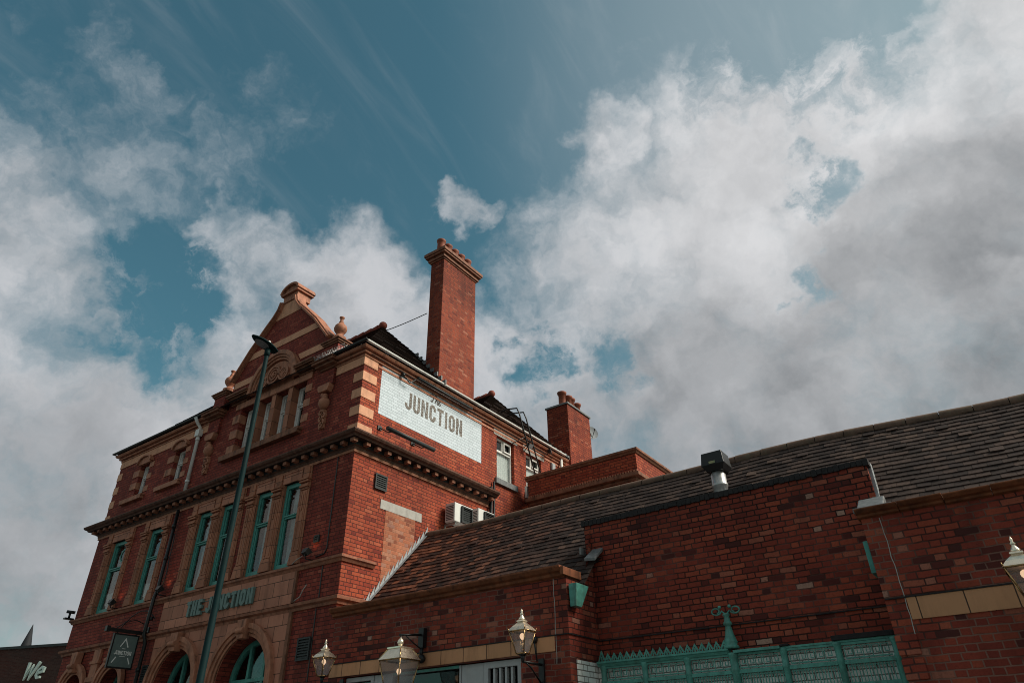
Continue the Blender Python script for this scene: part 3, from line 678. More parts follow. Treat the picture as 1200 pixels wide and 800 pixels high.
# piers beside the gable with finials and garlands
for (a, b) in ((-16.42, -15.92), (-11.90, -11.42)):
    c = (a + b) / 2
    mb = MB(); mb.box(a, b, 8.93, 9.40, 9.93, 10.44); mb.box(a, b, 8.93, 9.0, 9.30, 9.72); pier = mb.build('gable_pier', 'brick_front_shaded', pub)
    pier['_o'] = pub['_o']
    mb = MB()
    for e, z0, z1 in ((.03, 10.42, 10.46), (.06, 10.46, 10.51), (.09, 10.51, 10.55), (.0, 10.551, 10.58)): mb.box(a - e, b + e, 8.93 - e, 9.40 + e, z0, z1)
    mb.build('pier_cap', 'terra_dark', pier, bevel=0.008)
    mb = MB()
    for e, z0, z1 in ((.03, 9.74, 9.79), (.14, 9.79, 9.85), (.22, 9.85, 9.912), (.25, 9.912, 9.932)): mb.box(a - e * .6, b + e * .6, 8.93 - e, 9.05, z0, z1)
    mb.build('pier_cornice', 'terra_dark', pier, bevel=0.008)
    mb = MB(); mb.lathe([(.20, -.12), (.20, -.06), (.16, -.03), (.17, 0), (.17, .03), (.12, .07), (.085, .10), (.07, .13), (.11, .17), (.155, .24), (.165, .30), (.145, .37), (.09, .43), (.055, .46), (.07, .48), (.045, .52), (.04, .60), (.065, .62), (.065, .645), (.02, .665)], (c, 9.13, 10.70), 20)
    mb.build('finial', 'terra', pier)
    mb = MB()                                 # carved drop below the pier
    mb.prism([(c - .2, 9.30), (c + .2, 9.30), (c + .2, 9.22), (c + .14, 9.12), (c - .14, 9.12), (c - .2, 9.22)], FY(8.86), 0, .14)
    for q in range(7): mb.sphere((c + random.uniform(-.12, .12), 8.93, 9.06 - q * .02), .055, 8)
    mb.lathe([(.02, 0), (.10, .06), (.15, .16), (.13, .26), (.07, .32), (.05, .36)], (c, 8.97, 8.66), 14)
    for q, (dx, dz, r) in enumerate(((-.03, 8.60, .085), (.04, 8.52, .075), (-.03, 8.44, .07), (.04, 8.36, .06), (0, 8.28, .06))):
        mb.ribbon(arcpts(c + dx, dz, r * .8, 0, 360, 12)[:-1], .04, FY(8.93), 0, .07, True); mb.sphere((c - dx, 8.95, dz + .03), r * .6, 7)
    mb.box(c - .09, c + .09, 8.96, 9.0, 8.20, 8.66)
    mb.build('garland', 'terra', pier)

# ---- ground floor arcade
mb = MB(); holed(mb, FY(8.965), -16.55, -11.79, 0.12, 4.28, [(c - r - .02, c + r + .02, 0.9, t + .02, 1) for c, r, t in ARCH[2:]], .035)
mb.add([(-11.79, 8.965, .12), (-11.79, 9.0, .12), (-11.79, 9.0, 4.28), (-11.79, 8.965, 4.28)], [(0, 1, 2, 3)])
mb.add([(-16.55, 8.965, .12), (-16.55, 9.0, .12), (-16.55, 9.0, 4.28), (-16.55, 8.965, 4.28)], [(0, 1, 2, 3)])
mb.build('arcade_stonework', 'terra_block', pub)
mb = MB(); mb.box(-16.55, -11.79, 8.968, 9.0, 4.45, 5.07); mb.build('fascia_panel', 'terra_block', pub)
mb = MB(); mb.box(-11.79, -11.70, 8.95, 9.0, 0.2, 4.28); mb.box(-11.79, -11.72, 8.95, 9.0, 4.45, 5.07); mb.pieces('stone_margin', 'terra_dark', pub)
for i, (c, r, t) in enumerate(ARCH):
    zc = t - r; big_ = i > 1; e = .24 if big_ else .15
    y = 9.30
    mb = MB(); mb.ribbon([(c - r + .05, .95)] + arcpts(c, zc, r - .05)[::-1] + [(c + r - .05, .95)], .10, FY(y), 0, .09)
    mb.box(c - r + .1, c + r - .1, y, y + .08, zc + .02, zc + .09)
    for u in ((c - r * .30, c + r * .30) if big_ else (c,)): mb.box(u - .035, u + .035, y + .005, y + .085, .95, zc + math.sqrt(max(0, (r - .09) ** 2 - (u - c) ** 2)))
    w = mb.build('arch_window', 'green', pub, bevel=0.006)
    mb = MB(); mb.prism([(c - r + .09, .95)] + arcpts(c, zc, r - .09)[::-1] + [(c + r - .09, .95)], FY(y + .05), 0, .006); mb.build('pane', 'glass', w)
    mb = MB()
    for q, (wd_, yo) in enumerate(((.10, 8.865), (.09, 8.90), (.06, 8.935))):
        rr = r + e - .03 - q * .085
        mb.ribbon([(c - rr, zc - 1.2)] + arcpts(c, zc, rr)[::-1] + [(c + rr, zc - 1.2)] if big_ else arcpts(c, zc, rr)[::-1], wd_, FY(yo), 0, 8.966 - yo)
    mb.build('arch_moulding', 'terra', w, bevel=0.008)
    mb = MB(); kz = t + e - .02
    mb.prism([(c - .10, t - .05), (c + .10, t - .05), (c + .15, 4.28), (c - .15, 4.28)], FY(8.80), 0, .165)
    mb.tube([(c - .12, 8.80, t + .10), (c + .12, 8.80, t + .10)], .06, 10)
    mb.build('keystone', 'terra', w, bevel=0.008)
mb = MB(); mb.box(-19.22, -18.9, 8.93, 9.0, 2.0, 4.28); mb.box(-19.26, -18.86, 8.90, 9.0, 3.55, 3.66); mb.box(-19.26, -18.86, 8.90, 9.0, 3.95, 4.02); mb.build('stone_pier', 'terra', pub, bevel=0.008)
# louvred air vents
def vent_part(mbf, name='air_vent'): return mbf
def louvre(a, b, z0, z1, fn, parent):
    mb = MB()
    mb.prism([(a, z0), (b, z0), (b, z1), (a, z1)], fn, -.012, -.002)
    k = int((z1 - z0) / .05)
    for i in range(k):
        z = z0 + .02 + i * (z1 - z0 - .04) / k
        mb.prism([(a + .02, z), (b - .02, z), (b - .02, z + .022), (a + .02, z + .022)], fn, -.04, -.0125)
    mb.ribbon([(a, z0), (b, z0), (b, z1), (a, z1)], .03, fn, -.045, -.013, True)
    return mb.build('air_vent', 'dark_grey', parent)
louvre(-11.40, -11.07, 3.38, 3.75, FY(9.0), pub); louvre(-16.80, -16.60, 3.35, 3.72, FY(9.0), pub)
louvre(9.66, 9.98, 6.74, 7.05, SX(XC), pub)
louvre(-11.34, -11.22, 5.58, 5.70, FY(9.0), pub)
# blocked doorway on the side wall
mb = MB(); mb.box(XC, XC + .008, 10.05, 10.98, 4.3, 6.345); bd = mb.build('blocked_doorway', 'brick_buff', pub)
mb = MB(); mb.box(XC, XC + .012, 9.88, 11.18, 6.345, 6.545); mb.build('lintel', 'concrete', bd)
# painted wall sign
mb = MB(); mb.box(XC, XC + .003, 9.56, 13.37, 8.47, 9.785); ps = mb.build('painted_sign', 'brick_white', pub)
LS = lambda u, w, d: (XC + .003 + d, u, w)
mb = MB(); x = 10.385
wid = {'J': .25, 'U': .26, 'N': .27, 'C': .26, 'T': .26, 'I': .12, 'O': .26}
for ch in 'JUNCTION':
    glyph(mb, ch, x, 8.93, wid[ch] * .925, .465, .085, LS, 0, .003); x += (wid[ch] + .055) * .925
SIGN_END = x
mb.build('lettering', 'letter_paint', ps)
mb = MB()
T_ = lambda pts, w=.026: mb.ribbon([(11.28 + p * .46, 9.475 + q * .46) for p, q in pts], w * 1.25, LS, 0, .0035)
T_([(0.02, .30), (.0, .38), (.10, .44), (.30, .42), (.48, .46)], .03)                      # T bar
T_([(.26, .41), (.22, .22), (.14, .03), (.05, .0), (.02, .07)], .03)                       # T stem
T_([(.36, .0), (.44, .22), (.50, .44)]); T_([(.41, .12), (.50, .23), (.57, .20), (.54, .06), (.58, .0), (.64, .05)])  # h
T_([(.66, .11), (.76, .15), (.77, .22), (.70, .24), (.655, .14), (.67, .03), (.74, .0), (.86, .10)])                  # e
mb.build('lettering', plain_mat('script_paint', (0.09, 0.08, 0.075), 0.6), ps)
# side wall windows
for i, (a, b, z0, z1) in enumerate(SW):
    mb = MB(); f = SX(XC - .10); fw = .06
    mb.ribbon([(a + fw/2, z0 + fw/2), (b - fw/2, z0 + fw/2), (b - fw/2, z1 - fw/2), (a + fw/2, z1 - fw/2)], fw, f, 0, .07, True)
    zt = z0 + (z1 - z0) * .70
    f2 = f
    mb.prism([(a + fw, zt - .03), (b - fw, zt - .03), (b - fw, zt + .03), (a + fw, zt + .03)], f, 0.002, .068)
    um = a + (b - a) * .48
    mb.prism([(um - .025, zt + .03), (um + .025, zt + .03), (um + .025, z1 - fw), (um - .025, z1 - fw)], f, .002, .068)
    mb.ribbon([(um + .045, zt + .05), (b - fw - .02, zt + .05), (b - fw - .02, z1 - fw - .02), (um + .045, z1 - fw - .02)], .04, f, -.035, .0, True)
    w = mb.build('window', 'white', pub, bevel=0.005)
    mb = MB(); mb.prism([(a + fw, z0 + fw), (b - fw, z0 + fw), (b - fw, z1 - fw), (a + fw, z1 - fw)], f, .035, .041); mb.build('pane', 'glass', w)
    mb = MB(); vs = []; n = 16
    for k in range(n + 1):
        u = a + .05 + (b - a - .1) * k / n; dd = .05 + .02 * (k % 2)
        vs += [f(u, z0 + .05, dd), f(u, zt - .02, dd + .01)]
    mb.add(vs, [(2*k, 2*k + 2, 2*k + 3, 2*k + 1) for k in range(n)]); mb.build('curtain', 'white', w)
    mb = MB(); mb.box(XC - .08, XC + .07, a - .10, b + .08, z0 - .16, z0 - .002); mb.build('sill', 'lead_dark', w, bevel=0.008)
    mb = MB(); mb.box(XC, XC + .012, a - .14, b + .16, z1 + .002, z1 + .20); mb.build('lintel', 'concrete', w)
    mb = MB(); mb.box(XC - .75, XC - .55, a - .1, b + .1, z0 - .05, z1 + .05); mb.build('room_wall', 'dark_room', w)

# ---- roofs
def roof_tiles(mb, fn, u0, u1, L, gauge=.14, tw=.165, jit=1.0, sag=None, cut=None):
    """rows of separate plain tiles; fn(u, s, h): u along the eave, s up the slope, h off the slope"""
    rows = int(L / gauge)
    for r in range(rows + 1):
        s0 = r * gauge; off = (r % 2) * tw / 2 + random.uniform(-.01, .01)
        wav = random.uniform(-.004, .004) * jit
        u = u0 - off
        while u < u1:
            a, b = max(u, u0), min(u + tw - .003, u1); u += tw
            if b - a < .02: continue
            if cut and cut((a + b) / 2, s0): continue
            h = .034 + random.uniform(-.003, .005) * jit; t = random.uniform(-.003, .003) * jit; ds = random.uniform(-.003, .003) * jit + wav
            if random.random() < .016: h += .014; ds -= random.uniform(.015, .05); t *= 3
            s1 = min(s0 + gauge * 1.9, L)
            vs = [fn(a, s0 + ds, h + t), fn(b, s0 + ds, h - t), fn(b, s1, .008), fn(a, s1, .008), fn(a, s0 + ds, h + t - .018), fn(b, s0 + ds, h - t - .018)]
            mb.add(vs, [(0, 1, 2, 3), (4, 5, 1, 0), (0, 3, 4), (1, 5, 2)], rnd=random.random())
def hip_roof(x0, x1, y0, y1, z, xr0, xr1, yr, zr, name='roof'):
    mb = MB(); A, B, C_, D = (x0, y0, z), (x1, y0, z), (x1, y1, z), (x0, y1, z); R0, R1 = (xr0, yr, zr), (xr1, yr, zr)
    for pts in ((A, B, R1, R0), (B, C_, R1), (C_, D, R0, R1), (D, A, R0)):
        P = [Vector(p) for p in pts]; n = (P[1] - P[0]).cross(P[2] - P[0]).normalized(); e = (P[1] - P[0]); Le = e.length; e.normalize(); up = n.cross(e)
        top = max((p - P[0]).dot(up) for p in P); k = int(top / .11)
        for i in range(k):
            s0, s1 = top * i / k, top * (i + 1) / k
            def at(s):
                us = []
                m_ = len(P)
                for q in range(m_):
                    a, b = P[q], P[(q + 1) % m_]; sa, sb = (a - P[0]).dot(up), (b - P[0]).dot(up)
                    if abs(sa - sb) > 1e-6 and min(sa, sb) - 1e-6 <= s <= max(sa, sb) + 1e-6:
                        f_ = (s - sa) / (sb - sa); us.append(((a + (b - a) * f_) - P[0]).dot(e))
                return min(us), max(us)
            a0, b0 = at(s0 + 1e-4); a1, b1 = at(s1 - 1e-4)
            seg = max(1, int((b0 - a0) / .35))
            for j in range(seg):
                f0, f1 = j / seg, (j + 1) / seg; h = .025 + random.uniform(-.006, .008)
                q = lambda u, s, hh: tuple(P[0] + e * u + up * s + n * hh)
                vs = [q(a0 + (b0 - a0) * f0, s0, h), q(a0 + (b0 - a0) * f1, s0, h), q(a1 + (b1 - a1) * f1, s1, .004), q(a1 + (b1 - a1) * f0, s1, .004), q(a0 + (b0 - a0) * f0, s0, 0), q(a0 + (b0 - a0) * f1, s0, 0)]
                mb.add(vs, [(0, 1, 2, 3), (4, 5, 1, 0)], rnd=random.random())
    o = mb.build(name, 'main_roof', pub)
    mb = MB(); x = xr0
    while x < xr1: mb.tube([(x, yr, zr + .01), (min(x + .29, xr1), yr, zr + .025)], [.085, .10], 10); x += .30
    mb.sphere((xr1 + .02, yr, zr + .05), .12, 10)
    mb.build('ridge_tiles', 'red_tile', o)
    return o
hip_roof(XL - .15, XC + .19, 8.83, 12.95, 9.965, XL + 1.6, -12.10, 10.90, 12.15)
hip_roof(XL - .15, XC + .19, 13.02, 17.72, 9.965, XL + 1.6, -11.75, 15.50, 11.80)
mb = MB()                                      # roof behind the gable
P0 = [(gx - 1.85, 9.36, 10.0), (gx + 1.85, 9.36, 10.0), (gx, 9.36, 12.15)]
P1 = [(gx - .2, 10.9, 12.1), (gx + .2, 10.9, 12.1), (gx, 10.9, 12.15)]
mb.add(P0 + P1, [(0, 2, 5, 3), (2, 1, 4, 5)], rnd=.5); gr = mb.build('roof', 'main_roof', pub)
mb = MB()
for k in range(7):
    q = k / 7; mb.tube([(gx + 1.75 - q * 1.5, 9.42, 10.98 + q * 1.42), (gx + 1.60 - q * 1.5, 9.42, 11.12 + q * 1.42)], [.05, .07], 8)
mb.build('verge_tiles', 'red_tile', gr)

# ---- chimneys
mb = MB(); mb.box(-10.96, XC + .004, 11.53, 13.02, 9.94, 14.25); ch = mb.build('chimney_stack', 'brick_stack', pub, bevel=.012)
mb = MB()
for e, z0, z1 in ((.03, 14.25, 14.30), (.07, 14.30, 14.36), (.06, 14.36, 14.42), (.13, 14.42, 14.48), (.16, 14.48, 14.58), (.12, 14.58, 14.63)):
    mb.box(-10.96 - e, XC + e, 11.53 - e, 13.02 + e, z0, z1)
mb.build('chimney_cap', 'terra_dark', ch, bevel=0.008)
for y in (11.66, 11.97, 12.28, 12.58, 12.89):
    mb = MB(); mb.lathe([(.13, 0), (.12, .25), (.115, .42), (.135, .44), (.14, .50), (.12, .52), (.10, .52), (.095, .46)], (-10.72, y, 14.63), 16); mb.build('chimney_pot', 'pot', ch)
mb = MB(); mb.box(-11.34, -10.49, 18.18, 19.69, 4.0, 12.20); ch2 = mb.build('chimney_stack', 'brick_stack_far', pub, bevel=.012)
mb = MB(); mb.box(-11.38, -10.45, 18.14, 19.73, 12.20, 12.26); mb.build('chimney_cap', 'lead_dark', ch2)
for y, h in ((18.52, .62), (18.92, .62), (19.12, .60), (19.52, .55)):
    mb = MB(); mb.lathe([(.15, 0), (.13, .1), (.125, h - .1), (.15, h - .09), (.17, h - .03), (.17, h), (.12, h)], (-10.88, y, 12.26), 16); mb.build('chimney_pot', 'pot', ch2)
mb = MB(); mb.box(-11.5, XC + .02, 17.70, 18.18, 4, 9.9); mb.build('side_wall', 'brick_pub', pub)
mb = MB()                                       # stepped flashing against the far stack
for k in range(9): mb.box(-10.40, -10.33, 16.5 + k * .15, 16.62 + k * .15, 9.99, 10.10 + .02 * (k % 2))
mb.build('flashing', 'lead_dark', pub)
mb = MB()
for k in range(8): mb.box(-10.30 - .15 * k, -10.18 - .15 * k, 11.49, 11.53, 9.98 + .17 * k, 10.10 + .17 * k)
mb.build('flashing', 'lead_dark', pub)
# downpipes
mb = MB(); mb.tube([(-16.82, 8.72, 9.93), (-16.82, 8.80, 9.80), (-16.82, 8.93, 9.68), (-16.82, 8.93, 7.75)], .045, 10); mb.box(-16.91, -16.73, 8.86, 8.98, 9.42, 9.62)
for z in (9.3, 8.1): mb.tube([(-16.82, 8.93, z), (-16.82, 8.93, z + .07)], .058, 10)
o = mb.build('downpipe', 'white', pub); o['label'] = 'white painted downpipe on the upper storey'
mb = MB(); mb.tube([(-16.84, 8.90, 7.36), (-16.84, 8.88, 5.4), (-16.84, 8.84, 5.2), (-16.84, 8.82, 4.4), (-16.84, 8.90, 4.2), (-16.84, 8.90, .2)], .042, 10)
for z in (6.9, 6.1, 4.7, 3.6): mb.tube([(-16.84, 8.89, z), (-16.84, 8.89, z + .08)], .054, 10)
o = mb.build('downpipe', 'black', pub); o['label'] = 'black downpipe below the cornice'
mb = MB(); mb.tube([(XC + .08, 13.70, 7.9), (XC + .08, 13.70, 4)], .045, 8); mb.tube([(XC + .06, 13.86, 8.1), (XC + .06, 13.86, 4)], .03, 8); o = mb.build('downpipe', 'black', pub)
mb = MB(); mb.tube([(XC + .10, 17.35, 9.93), (XC + .10, 17.35, 8.3)], .045, 8); o = mb.build('downpipe', 'white', pub)
# movement joint / conduit on the front near the corner
mb = MB(); mb.tube([(-10.95, 8.99, 7.36), (-10.95, 8.99, 5.4), (-11.0, 8.985, 5.30), (-11.25, 8.985, 5.27)], .013, 6); mb.tube([(-11.0, 8.99, 5.06), (-11.0, 8.99, 4.46)], .012, 6); mb.tube([(-11.03, 8.99, 4.26), (-11.03, 8.99, 3.0)], .012, 6); mb.pieces('conduit', 'black', pub)
mb = MB()
mb.tube([(-16.78, 8.92, 6.75), (-16.70, 8.90, 6.45), (-16.74, 8.92, 6.1), (-16.66, 8.90, 5.8), (-16.72, 8.91, 5.5), (-16.86, 8.93, 5.35), (-16.95, 8.92, 5.5), (-16.90, 8.93, 5.75)], .012, 6)
mb.tube([(-16.78, 8.95, 4.75), (-17.1, 8.95, 4.95), (-17.5, 8.95, 5.0), (-17.9, 8.96, 4.92), (-18.3, 8.97, 4.70)], .012, 6)
mb.build('cable', 'dark_grey', pub)
# bird spikes along the right-hand gutter
mb = MB()
for k in range(34):
    x = -12.0 + k * .032
    for dy in (-.06, .04): mb.tube([(x, 8.78, 10.0), (x + random.uniform(-.02, .02), 8.78 + dy, 10.11)], .003, 4, False)
mb.build('bird_spikes', 'galv', pub)

# ================================================================== SINGLE-STOREY WING
wing = thing('tiled_wing', 'long single-storey red brick wing with brown clay tile roof and ochre stone band', 'building', (-4.0, 9.0, 0.125))
# openings under the band of the left part
OP = (-10.08, -6.27, 0.12, 3.0)
mb = MB(); holed(mb, FY(Y0), XC + .004, -5.42, .1, 4.06, [OP], .22)
mb.add([(-5.42, Y0, .1), (-5.42, 9.85, .1), (-5.42, 9.85, 4.9), (-5.42, 9.55, 4.06), (-5.42, Y0, 4.06)], [(0, 1, 2, 3, 4)])
mb.build('wall', 'brick_wing', wing)
mb = MB(); mb.box(-1.24, 14.0, Y0, Y0 + .3, .1, 4.06); mb.build('wall', 'brick_wing', wing)
SB = 3.22
mb = MB()
mb.box(-10.45, -5.66, 8.985, 9.0, 3.015, SB); mb.build('stone_band', 'band', wing, bevel=.004)
mb = MB(); mb.box(-1.02, 14, 8.985, 9.0, 2.905, 3.135); mb.build('stone_band', 'band', wing, bevel=.004)
mb = MB()
mb.box(-10.45, -5.415, 8.975, 8.999, SB, SB + .014); mb.box(-5.419, -5.40, 8.98, 9.84, SB, SB + .014); mb.box(-5.40, -1.2, 9.825, 9.849, SB - .014, SB); mb.box(-1.235, 14, 8.975, 8.999, 3.135, 3.149)
mb.pieces('drip_course', 'soot', wing)
mb = MB()                                        # pale mastic joints
for u, z0, z1 in ((-5.64, 2.85, 4.04), (-1.035, 2.76, 4.04)):
    pts = [(u + random.uniform(-.006, .006), z0 + (z1 - z0) * k / 14) for k in range(15)]; mb.ribbon(pts, .009, FY(8.994), 0, .004)
mb.pieces('mastic_joint', 'concrete', wing)
# rusticated pier feet
mb = MB()
for k in range(11):
    z = 2.80 - k * .24
    mb.box(-5.63, -5.405, 8.975, 9.05, z - .20, z); mb.box(-1.25, -1.03, 8.975, 9.05, z - .24, z - .04)
mb.pieces('pier_foot', 'brick_recess', wing, bevel=.01)
# recessed high wall
mb = MB(); mb.box(-5.52, -1.10, 9.85, 10.12, 2.5, 5.02); mb.build('recessed_wall', 'brick_recess', wing)
mb = MB(); mb.box(-5.42, -1.2, 9.765, 9.99, .1, 2.84); mb.box(-5.415, -5.408, 9.16, 9.85, .1, 2.90); mb.pieces('glazed_wall', 'brick_glazed', wing)
mb = MB(); x = -5.56
while x < -1.08:
    h = 5.075 + random.uniform(-.006, .008); mb.box(x, x + .0715, 9.825 - random.uniform(0, .008), 10.14, 4.99 + random.uniform(-.012, .01), h); x += .075
mb.build('coping', 'soot', wing, bevel=.003)
# eaves mouldings
ep = [(0.0, 4.02), (0.05, 4.04), (0.06, 4.08), (0.11, 4.10), (0.15, 4.15), (0.15, 4.175), (-.35, 4.18), (-.35, 4.02)]
mb = MB(); mb.sweep([(XC - .04, Y0), (-5.44, Y0)], ep); mb.box(-5.438, -5.38, 8.87, 9.40, 4.03, 4.15); o = mb.build('eaves_moulding', 'eaves', wing, bevel=.006)
mb = MB(); x = -1.27
while x < 14:
    x1 = min(x + .47, 14); dz = random.uniform(-.008, .008)
    mb.sweep([(x, Y0), (x1 - .006, Y0)], [(q, 4.055 + (z - 4.02) * .62 + dz) for q, z in ep]); x = x1
mb.build('eaves_moulding', 'eaves', wing, bevel=.006)
# pitched roof of tiles
YE, ZE, YR, ZR = 9.36, 3.955, 11.42, 6.115
sl = math.hypot(YR - YE, ZR - ZE); cy, cz = (YR - YE) / sl, (ZR - ZE) / sl
def rf(u, s, h): 
    sag = -.125 * max(0, min(1, (u + 5) / 6)) * (s / sl) - .035 * math.sin((u + 10.5) * .55) * (s / sl) - .02 * math.sin(u * 1.3 + 1)
    return (u, YE + cy * s - cz * h, ZE + cz * s + cy * h + sag)
mb = MB(); roof_tiles(mb, rf, XC + .03, -5.30, sl, gauge=.125)
def cut_r(u, s): return (-5.5 < u < -1.12) and (YE + cy * s) < 9.95
roof_tiles(mb, rf, -5.30, 14.0, sl, gauge=.125, jit=.9, cut=cut_r)
n = 60
us = [XC + .01 + (14 - XC) * k / n for k in range(n + 1)]
vs = []
for u in us: vs += [rf(u, .84 if -5.3 < u < -1.1 else 0, -.01), rf(u, sl, -.01)]
mb.add(vs, [(2*k, 2*k + 2, 2*k + 3, 2*k + 1) for k in range(n)], rnd=.1)
mb.add([(XC, YR, ZR - .06), (14, YR, ZR - .06), (14, 13.4, 4.1), (XC, 13.4, 4.1)], [(0, 1, 2, 3)], rnd=.3)
mb.add([(14, YE, ZE), (14, YR, ZR), (14, 13.4, 4.1)], [(0, 1, 2)], rnd=.3)
rt = mb.build('tiled_roof', 'tiles', wing)
mb = MB(); x = XC + .03
while x < 14:
    p = rf(x, sl, 0); q = rf(x + .44, sl, 0)
    mb.tube([(x, YR, p[2] - .03), (x + .44, YR, q[2] - .03)], [.105 + random.uniform(-.004, .008), .105], 10, False); x += .45
mb.build('ridge_tiles', plain_mat('ridge_tile_clay', (0.12, 0.075, 0.055), .8, var=.35, scale=7, dirt=((.12, .11, .07), .7), bmp=.3), rt)
# flashings
mb = MB()
for k in range(15):
    s0 = .30 + k * (sl - .30) / 15; s1 = s0 + (sl - .3) / 15
    a, b, c_, d = rf(XC, s0, .03), rf(XC, s1, .03), rf(XC, s1, .03 + .13), rf(XC, s0, .10)
    mb.add([(XC + .016, *a[1:]), (XC + .016, *b[1:]), (XC + .016, b[1] - .0, b[2] + .17), (XC + .016, a[1] + .02, a[2] + .09)], [(0, 1, 2, 3)])
    e_, g_ = rf(XC, s0, .045), rf(XC, s1, .045)
    mb.add([(XC + .016, *e_[1:]), (XC + .10, *e_[1:]), (XC + .10, *g_[1:]), (XC + .016, *g_[1:])], [(0, 1, 2, 3)])
mb.build('flashing', 'lead', wing)
mb = MB()                                        # lead kneelers at both ends of the high wall
mb.add([(-5.40, 9.56, 4.40), (-5.20, 9.56, 4.38), (-5.20, 9.85, 4.60), (-5.40, 9.85, 4.60), (-5.40, 9.56, 4.35), (-5.20, 9.56, 4.33), (-5.20, 9.85, 4.54), (-5.40, 9.85, 4.53)], [(0,1,2,3),(4,7,6,5),(0,4,5,1),(1,5,6,2),(2,6,7,3),(3,7,4,0)])
mb.box(-5.55, -5.522, 9.68, 9.84, 4.50, 4.62)
mb.box(-1.30, -.86, 8.98, 9.40, 4.14, 4.20); mb.prism([(9.0, 4.20), (9.36, 4.20), (9.36, 4.36), (9.30, 4.38)], lambda u, w, d: (-1.25 + d, u, w), 0, .30)
mb.box(-1.10, -1.02, 9.4, 9.85, 4.32, 4.42)
mb.pieces('kneeler', 'lead_dark', wing, bevel=.01)
mb = MB(); 
for k in range(6): mb.box(-1.099, -1.06, 9.86 + .02 * k, 10.0 + .02 * k, 4.45 + k * .10, 4.56 + k * .10)
mb.build('flashing', 'lead', wing)
# green rain hoppers
mb = MB(); mb.add([(-5.40, 9.03, 3.92), (-5.26, 9.03, 3.92), (-5.26, 9.40, 3.92), (-5.40, 9.40, 3.92), (-5.40, 9.05, 3.60), (-5.30, 9.05, 3.60), (-5.30, 9.22, 3.60), (-5.40, 9.22, 3.60)], [(0,1,2,3),(4,7,6,5),(0,4,5,1),(1,5,6,2),(2,6,7,3),(3,7,4,0)])
mb.build('rain_hopper', 'iron_green', wing, bevel=.006)
mb = MB(); mb.box(-1.30, -1.245, 9.05, 9.34, 3.45, 3.82); mb.build('rain_hopper', 'green', wing, bevel=.006)
# shopfront frames under the left band
sf = MB(); y = 9.06
def frame(a, b, z0, z1, w=.05): sf.ribbon([(a + w/2, z0 + w/2), (b - w/2, z0 + w/2), (b - w/2, z1 - w/2), (a + w/2, z1 - w/2)], w, FY(y), 0, .07, True)
frame(-10.06, -9.38, .3, 2.985, .07); sf.box(-9.37, -8.98, y + .01, y + .06, .2, 2.985); frame(-8.97, -7.46, .2, 2.985, .035)
sf.box(-7.45, -7.03, y + .01, y + .06, .2, 2.985); frame(-7.02, -6.29, .2, 2.985, .09)
for k in range(1, 5): u = -6.93 + .55 * k / 5; sf.box(u - .02, u + .02, y + .01, y + .06, 2.63, 2.89)
sf.box(-6.93, -6.38, y + .005, y + .062, 2.58, 2.63)
fo = sf.build('shopfront', 'grey_white', wing, bevel=.005)
mb = MB(); mb.box(-10.07, -6.28, y + .09, y + .096, .2, 2.98); mb.build('pane', glass_mat('shop_glass', (.5, .52, .52), .03), fo)
mb = MB(); mb.box(-8.92, -7.50, y - .012, y - .001, 2.945, 2.985); mb.build('head_strip', 'green', fo)
mb = MB(); mb.box(-10.4, -5.6, 9.5, 9.6, .1, 3.6); mb.build('interior', 'dark_room', wing)

# ================================================================== PARAPET BLOCK
pb = thing('parapet_block', 'flat-roofed brick block with corbelled parapet rising behind the tiled wing roof', 'building', (-8.5, 15.1, .125))
XR = -6.80
mb = MB(); mb.box(XC + .01, XR - .18, 15.22, 17.35, .1, 7.80); mb.box(XC + .30, XR, 15.10, 17.53, 7.90, 8.40); mb.build('wall', 'brick_pub', pb)
mb = MB(); mb.box(XC + .25, XR + .05, 15.04, 17.58, 7.80, 7.90); mb.box(XC + .3, XR - .09, 15.16, 17.44, 7.72, 7.799); mb.build('corbel_course', 'terra_dark', pb, bevel=.008)
mb = MB(); x = XC + .34
while x < XR: mb.box(x, x + .035, 15.065, 15.10, 7.901, 7.955); x += .075
mb.pieces('dentil', 'terra', pb)
mb = MB(); mb.sweep([(XC + .26, 15.10), (XR, 15.10), (XR, 17.55)], [(0, 8.40), (.03, 8.40), (.05, 8.44), (.09, 8.46), (.09, 8.52), (-.25, 8.55), (-.25, 8.40)]); mb.build('coping', 'terra_dark', pb, bevel=.008)
mb = MB(); mb.box(XC + .26, XC + .33, 15.02, 15.09, 7.92, 8.25); mb.build('downpipe', 'galv', pb)

# ================================================================== IRON SCREEN
scr = thing('iron_screen', 'ornate green painted cast iron screen with Greek key frieze in the recess', 'iron screen', (-3.3, 9.72, .125))
YS = 9.72
PX = [-5.29, -4.63, -3.98, -3.33, -2.67, -2.01, -1.36]
for i, x in enumerate(PX):
    r = .055 if i == 3 else .042
    mb = MB(); mb.lathe([(r * 1.3, .0), (r * 1.3, .3), (r, .34), (r, 2.50), (r * 1.25, 2.52), (r, 2.55), (r, 2.66), (r * 1.3, 2.70), (r * 1.45, 2.73)], (x, YS, .12), 12); mb.build('post', 'iron_green', scr)
def keyrow(mb, a, b, z0, z1):
    n = max(2, round((b - a) / .115)); w = (b - a) / n; t = .0095; H = z1 - z0
    for k in range(n):
        u = a + k * w
        pts = [(u, z0 + .01), (u, z1 - .01), (u + w * .78, z1 - .01), (u + w * .78, z0 + H * .36), (u + w * .38, z0 + H * .36), (u + w * .38, z0 + H * .66)]
        mb.ribbon(pts, t, FY(YS), -.005, .005)
        mb.box(u, u + w, YS - .009, YS + .009, z0 - .002, z0 + .014)
